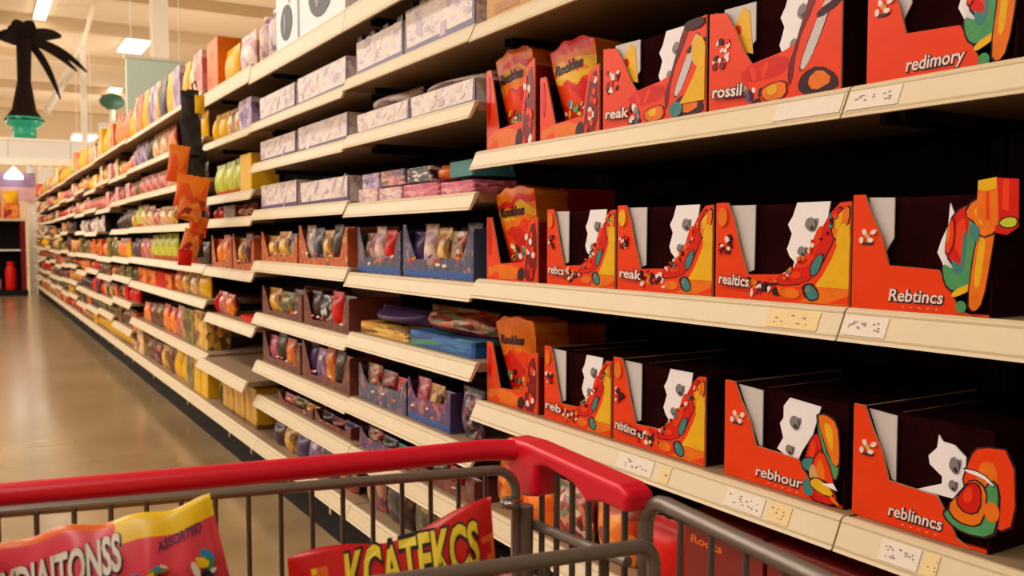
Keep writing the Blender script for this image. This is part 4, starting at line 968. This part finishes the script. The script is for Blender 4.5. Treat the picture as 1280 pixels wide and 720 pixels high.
for i in range(5):
    xx = xb-.2-i*.30
    o = pack('jar', ['red', 'pink white', 'red', 'mixed red', 'white'][i], 0, .001, 0, .2, .12, .5, ['red', 'pale pink', 'second red', 'speckled red', 'white'][i]+' jar on the floor shelf of the far display stand', 'jars in the far display stand')
    o.rotation_euler = (0, 0, 0); o.scale = (.24, .24, [.62, .3, .34, .5, .3][i]); o.location = (xx-.24, Yd+.1, .122)

# ------------------------------------------------------------------ shopping cart
M_WIRE = mat('grey_cart_wire', (96, 88, 82), .38, metal=.55)
M_ROD = mat('taupe_cart_rod', (128, 118, 110), .36, metal=.45)
M_CRED = mat('cart_red_plastic', (220, 14, 44), .36, spec=.4)
M_BLK = mat('black_rubber', (22, 20, 20), .7)
M_CHR = mat('cart_steel', (150, 146, 142), .25, metal=.9)
XRt, XLt, YH, YD, YFR = .572, -.05, .905, .680, -.36
ZR = 1.0
ct = thing('shopping_cart', 'shopping cart with red handle and grey wire basket in the aisle', 'cart', ((XLt+XRt)/2, .3, 0))
O = Vector(ct.location)
def W3(*p): return Vector(p)-O
def cbuild(mb, name):
    mb.v = [tuple(Vector(v)-O) for v in mb.v]; return mb.build(name, ct)
SK = .11      # the left end of the handle stands a little farther on
def hy(x): return YH+SK*(XRt-x)/(XRt-XLt)
# handle: rounded bar with corner brackets running back along both sides
h = MB(); pts = [(XLt, hy(XLt), ZR-.012), (.2, hy(.2), ZR-.012), (.4, hy(.4), ZR-.011), (XRt-.06, hy(XRt-.06), ZR-.009), (XRt-.02, hy(XRt)-.006, ZR-.011)]
h.tube(pts, .0125, M_CRED, 14)
def arm(x0, x1, yh):
    poly = [(yh+.016, ZR+.002), (yh-.03, ZR+.004), (YD+.02, ZR-.004), (YD+.004, ZR-.010), (YD+.004, ZR-.030), (YD+.05, ZR-.030), (YD+.075, ZR-.036), (YD+.10, ZR-.022), (YD+.15, ZR-.016), (YD+.17, ZR-.020), (YD+.172, ZR-.055), (yh-.02, ZR-.062), (yh+.014, ZR-.03)]
    n = len(poly); vs = [(x0, y, z) for y, z in poly]+[(x1, y, z) for y, z in poly]
    h.add(vs, [tuple(range(n)), tuple(range(2*n-1, n-1, -1))]+[(i, n+i, n+(i+1) % n, (i+1) % n) for i in range(n)], M_CRED)
arm(XRt-.03, XRt+.005, hy(XRt)); arm(XLt-.005, XLt+.03, hy(XLt))
ho = cbuild(h, 'handle'); bv = ho.modifiers.new('bevel', 'BEVEL'); bv.width = .006; bv.segments = 3; bv.limit_method = 'ANGLE'; bv.angle_limit = .8
def arc_frame(y0, y1, xl, xr, zt, zb, r, rad, m):
    """inverted U of rod with rounded corners"""
    p = [(xl, y0, zb)]+[(xl+r-r*math.cos(a), y0, zt-r+r*math.sin(a)) for a in [PI/2*k/6 for k in range(7)]]
    p += [(xr-r+r*math.sin(a), y1, zt-r+r*math.cos(a)) for a in [PI/2*k/6 for k in range(7)]]+[(xr, y1, zb)]
    return MB().tube(p, rad, m, 10)
# rear grille just inside the handle
g = arc_frame(hy(XLt)-.030, YH-.030, XLt+.03, XRt-.042, ZR-.023, .56, .03, .0058, M_ROD)
nw = 17
for k in range(1, nw):
    x = XLt+.03+(XRt-.042-XLt-.03)*k/nw; y = hy(x)-.030
    g.tube([(x, y, ZR-.023), (x, y-.002, .57)], .0028, M_WIRE, 6)
for z in (.80, .58): g.tube([(XLt+.03, hy(XLt)-.030, z), (XRt-.042, YH-.030, z)], .0036, M_WIRE, 6)
cbuild(g, 'rear_grille')
# divider: the backrest of the child seat
dy = lambda x: YD-.008+.16*(XRt-.006-x)
g = arc_frame(dy(XLt+.05), dy(XRt-.006), XLt+.05, XRt-.006, .941, .60, .02, .0072, M_ROD)
for k in range(1, 10):
    x = XLt+.05+(XRt-.006-XLt-.05)*k/10; g.tube([(x, dy(x), .941), (x, dy(x), .61)], .0032, M_WIRE, 6)
g.tube([(XLt+.05, dy(XLt+.05), .74), (XRt-.006, dy(XRt-.006), .74)], .0036, M_WIRE, 6)
cbuild(g, 'child_seat_back')
g = MB()
q_ = [(XLt+.06, dy(XLt+.06)+.02), (XRt-.05, dy(XRt-.05)+.02), (XRt-.05, hy(XRt-.05)-.05), (XLt+.06, hy(XLt+.06)-.05)]
g.add([(x, y, z) for z in (.754, .760) for x, y in q_], [(3, 2, 1, 0), (4, 5, 6, 7), (0, 1, 5, 4), (1, 2, 6, 5), (2, 3, 7, 6), (3, 0, 4, 7)], M_CRED)
for k in range(5):
    x = XLt+.12+k*.085; g.box(x, x+.04, dy(x)+.05, dy(x)+.12, .7602, .7625, M_CRED)
cbuild(g, 'child_seat')
def side(x, sgn):
    g = MB()
    xf = x-(.125 if sgn > 0 else .03)       # the basket runs a little askew to the aisle
    r_ = .03
    zt0 = ZR-.019 if sgn > 0 else ZR-.012
    p = [(x, YD+.012, .56)]+[(x, YD+.012-r_+r_*math.cos(a), zt0-r_+r_*math.sin(a)) for a in [PI/2*k/6 for k in range(7)]]+[(xf, YFR, zt0)]
    g.tube(p, .0082, M_ROD, 10)
    n = 22
    for k in range(1, n):
        s = k/n; y = YD+(YFR-YD)*s; xx = x+(xf-x)*s; zt_ = zt0-.003
        g.tube([(xx, y, zt_), (xx-sgn*.012, y, .50+.1*s)], .0032, M_WIRE, 6)
    # the side under the handle's arm
    for k in range(6):
        y = YD+.03+(YH-.05-YD-.02)*k/5; g.tube([(x-sgn*.012, y, ZR-.022), (x-sgn*.014, y, .50)], .0036, M_WIRE, 6)
    g.tube([(x-sgn*.016, YH-.03, .905), (x-sgn*.016, YD+.02, .915)], .0062, M_ROD, 8)
    for z in (.80, .66, .52): g.tube([(x-sgn*.008, YH-.03, z), (xf-sgn*.008, YFR, z+.04 if z > .6 else .60)], .0036, M_WIRE, 6)
    return g
cbuild(side(XRt, 1), 'side_grille'); cbuild(side(XLt, -1), 'side_grille')
g = MB()
for k in range(12):
    x = XLt+.0+(XRt-XLt-.14)*k/11; g.tube([(x, YFR, ZR-.015), (x, YFR+.01, .60)], .0032, M_WIRE, 6)
g.tube([(XLt-.03, YFR, ZR-.015), (XRt-.125, YFR, ZR-.018)], .0085, M_ROD, 10); g.tube([(XLt-.02, YFR+.01, .60), (XRt-.135, YFR+.01, .60)], .005, M_WIRE, 6)
cbuild(g, 'nose_grille')
g = MB()
for k in range(12):
    x = XLt+.04+(XRt-XLt-.08)*k/11; g.tube([(x, YH-.04, .50), (x-.08, YFR+.01, .60)], .0032, M_WIRE, 6)
for k in range(7):
    s = k/6; y = YH-.04+(YFR-YH+.05)*s; g.tube([(XLt+.02-.04*s, y, .497+.1*s), (XRt-.02-.12*s, y, .497+.1*s)], .0036, M_WIRE, 6)
cbuild(g, 'basket_floor')
fr = MB()
for x in (XLt+.03, XRt-.03):
    fr.tube([(x, YH-.03, .93), (x, YH-.02, .5), (x, YH-.06, .19), (x, YH-.14, .155), (x, YFR+.15, .155)], .011, M_ROD, 8)
    fr.tube([(x, .35, .52), (x, .0, .18)], .009, M_ROD, 8)
for y in (YH-.14, .3, YFR+.15): fr.tube([(XLt+.03, y, .155), (XRt-.03, y, .155)], .009, M_ROD, 8)
cbuild(fr, 'frame')
for x in (XLt+.03, XRt-.03):
    for y in (YH-.14, YFR+.17):
        f = MB().box(x-.022, x-.017, y-.02, y+.02, .055, .145, M_CHR).box(x+.017, x+.022, y-.02, y+.02, .055, .145, M_CHR).box(x-.022, x+.022, y-.02, y+.02, .1455, .154, M_CHR)
        fo = cbuild(f, 'caster')
        wv = MB().lathe([(.03, -.013), (.06, -.012), (.062, 0), (.06, .012), (.03, .013)], M_BLK, (x, y, .0625), 18, 'x')
        wv.v = [tuple(Vector(v)-O) for v in wv.v]; wv.build('wheel', fo)
# bolt and hinge at the corner
bt = MB().lathe([(.012, 0), (.013, .006), (.009, .010)], M_CHR, (XRt-.055, YH-.040, .935), 12, 'z'); cbuild(bt, 'hinge_bolt')

# candy bags standing in the child seat
def cart_bag(label, u, v, dist, wid, hei, yaw, roll, colf, build, pitch=-5):
    d = (RM @ Vector((0, 0, -1))); dd = ray(u, v); s = dist/dd.dot(d); p = Vector((0, 0, EYE))+dd*s
    t = thing('candy_bag', label, 'candy bag', (p.x, p.y, p.z), (0, 0, 0))
    # local frame: x to the right along the bag, y away from its face, z up; origin at the top middle
    t.rotation_euler = Matrix.Rotation(yaw, 3, 'Z').to_4x4().to_euler()
    t.rotation_euler = (Matrix.Rotation(yaw, 4, 'Z') @ Matrix.Rotation(math.radians(pitch), 4, 'X') @ Matrix.Rotation(roll, 4, 'Y')).to_euler()
    nx, nz = 40, 36; vs = []; 
    def top(a): return colf['top'](a)
    def fn(x, z):
        a = min(1, max(0, x/wid+.5)); b = min(1, max(0, -z/hei))
        return -(.026*math.sin(PI*a)**.5*min(1, (b/.28))**.8*min(1, (1-b)/.2+.1)**.6) + .0015*math.sin(a*40+b*9)*min(1, b*4)
    mb = MB(); o = (nx+1)*(nz+1)
    for s_ in (1, -1):
        for j in range(nz+1):
            for i in range(nx+1):
                a = i/nx; b = j/nz; x = (a-.5)*wid; z = -b*hei+top(a)*(1-b)
                y = fn(x, -b*hei)
                if s_ < 0: y = -y*.8+.0008
                vs.append((x, y, z))
    mb.v = vs
    for j in range(nz):
        for i in range(nx):
            m = colf['col']((i+.5)/nx, (j+.5)/nz); a = j*(nx+1)+i
            mb.f.append((a, a+nx+1, a+nx+2, a+1)); mb.m.append(mb.mi(m)); mb.sm.append(True)
            mb.f.append((o+a, o+a+1, o+a+nx+2, o+a+nx+1)); mb.m.append(mb.mi(colf['back'])); mb.sm.append(True)
    for i in range(nx):
        for a in (i, nz*(nx+1)+i): mb.f.append((a, a+1, o+a+1, o+a)); mb.m.append(mb.mi(colf['back'])); mb.sm.append(False)
    for j in range(nz):
        for a in (j*(nx+1), j*(nx+1)+nx): mb.f.append((a, o+a, o+a+nx+1, a+nx+1)); mb.m.append(mb.mi(colf['back'])); mb.sm.append(False)
    mb.build('bag_body', t)
    def surf(x, z):
        a = min(1, max(0, x/wid+.5)); q = top(a); b = (q-z)/(hei+q); return fn(x, -b*hei)
    build(t, surf)
    return t
M_CORAL = mat('coral_film', (232, 66, 84), .3); M_YELF = mat('yellow_film', (250, 206, 16), .3); M_REDF = mat('red_film', (214, 18, 26), .28); M_ORF = mat('orange_film', (240, 110, 36), .3); M_SKY = mat('sky_blue_print', (60, 140, 190), .35)
M_LTY = mat('lemon_ink', (250, 224, 60), .32); M_CRM = mat('cream_ink', (238, 230, 214), .4)
def bcol(a, b):
    if b < (.11 if a > .58 else .02+.05*max(0, a-.3)): return M_YELF if a > .58 else M_ORF
    if b > .30 and a < .62: return M_YELF if (int(a*9)+int(b*14)) % 3 else M_ORF
    return M_CORAL
def bbuild(t, sf):
    tx = MB()
    tx.text('EYDIAITONSS', -.086, .016, -.046, -.018, -.0012, M_OUT, .1, .006, .0004, sf, .06)
    tx.text('EYDIAITONSS', -.087, .015, -.045, -.017, -.0020, M_CRM, .1, .006, .0004, sf, .03)
    tx.build('lettering', t); tx = MB()
    tx.text('ASSORTED', .045, .082, -.036, -.028, -.0012, M_PURP, .1, .006, .0004, sf)
    tx.build('small_lettering', t)
    g = MB(); r = random.Random(4)
    for k in range(90):
        x = .01+.075*r.random(); z = -.048-.07*r.random()
        g.disc(x, z, .002+.007*r.random(), .0015+.004*r.random(), sf(x, z)-.0008-.00003*k, sf(x, z)-.0003, [M_SKY, M_CRM, M_INK, M_RED, M_YELF, M_GRN, M_CRM, M_DRED][k % 8], 7, r.random()*3)
    for k in range(6):
        x = -.02+k*.012; z = -.07-.012*k
        g.prism([(x-.02, z-.01), (x+.01, z+.012), (x+.016, z+.009), (x-.014, z-.013)], sf(x, z)-.0016-.0001*k, sf(x, z)-.0003, [M_YELF, M_INK, M_RED][k % 3])
    g.build('candy_picture', t)
ryaw = -YAW
cart_bag('coral candy bag with white lettering and yellow top seal in the cart seat', 120, 654, .775, .190, .180, ryaw+.30, math.radians(-12),
         {'top': lambda a: .005*math.sin(a*5+.5)+.002*math.sin(a*21), 'col': bcol, 'back': M_YELF}, bbuild)
def rcol(a, b):
    if b < .09 or a < .10 or (b < .16 and a > .3): return M_REDF
    q = a+.05*math.sin(b*17)+.03*math.sin(b*41+a*9)
    if q < .22: return M_ORF if math.sin(a*60+b*50) > -.4 else M_YELF
    if q > .92: return M_ORF
    return M_ORF if b+.06*math.sin(a*13) > .26 else M_REDF
def rbuild(t, sf):
    tx = MB()
    tx.text('KCATEKCS', -.049, .079, -.046, -.004, -.0012, M_INK, .05, .010, .0004, sf, .075)
    tx.text('KCATEKCS', -.050, .078, -.0445, -.0035, -.0020, M_LTY, .05, .010, .0004, sf, .03)
    tx.build('lettering', t)
    g = MB(); r = random.Random(9)
    for k in range(14):
        x = -.065+.13*r.random(); z = -.075-.05*r.random()
        g.disc(x, z, .008, .006, sf(x, z)-.0012-.0001*k, sf(x, z)-.0003, [M_RED, M_YELF, M_INK, M_GRN][k % 4], 8, r.random()*3)
    g.build('candy_picture', t)
cart_bag('red candy bag with yellow black outlined lettering in the cart seat', 492, 673, .835, .194, .185, ryaw+.34, math.radians(-4),
         {'top': lambda a: .016*(max(0, a-.45)/.55)**1.3*1.4+.004*math.sin(a*9), 'col': rcol, 'back': M_DRED}, rbuild, 2)

# ------------------------------------------------------------------ light
def area(x, y, z, sx, sy, power, col=(1, .93, .84), tilt=0):
    l = bpy.data.lights.new('aisle_and_fill_lamp', 'AREA'); l.shape = 'RECTANGLE'; l.size = sx; l.size_y = sy; l.energy = power; l.color = col
    o = bpy.data.objects.new('aisle_and_fill_lamp', l); C.objects.link(o); o.location = (x, y, z); o.rotation_euler = (0, tilt, 0); return o
for y, e in ((-1.5, 92), (3.5, 100), (8.5, 110), (14, 125), (20, 135)): area(-1.6, y, 5.4, .5, 3.4, e, tilt=-.25)
for y in (.5, 7, 13.5): area(-5.2, y, 4.9, .5, 4.0, 115, tilt=-.55)  # unseen fill row added for more frontal light on pouches and cartons
def fill_point(x, y, z, power, col=(1, .94, .86)):
    l = bpy.data.lights.new('hall_fill', 'POINT'); l.energy = power; l.color = col; l.shadow_soft_size = .5  # unseen fill without a fixture, added to brighten ceiling and far end
    o = bpy.data.objects.new('hall_fill', l); C.objects.link(o); o.location = (x, y, z)
for x, y, e in ((-6, 20, 230), (5, 23, 330), (5, 15, 240), (-5, 28, 330), (2, 30, 420), (-3, 37, 480), (4, 40, 480), (-4, 12, 260), (-4, 6, 170)): fill_point(x, y, 3.4 if x > 0 else 3.9, e)
fill_point(-2.6, 9.0, 5.9, 150)  # extra fill added to brighten the mint sign
W = bpy.data.worlds.new('world'); SC.world = W; W.use_nodes = True
W.node_tree.nodes['Background'].inputs[0].default_value = (1, .82, .6, 1); W.node_tree.nodes['Background'].inputs[1].default_value = .02

SC.view_settings.view_transform = 'Standard'; SC.view_settings.look = 'None'; SC.view_settings.gamma = 1; SC.view_settings.use_curve_mapping = False
SC.view_settings.exposure = -0.15
SC.cycles.use_denoising = True
SC.cycles.max_bounces = 6; SC.cycles.diffuse_bounces = 3; SC.cycles.glossy_bounces = 3
SC.cycles.sample_clamp_indirect = 4
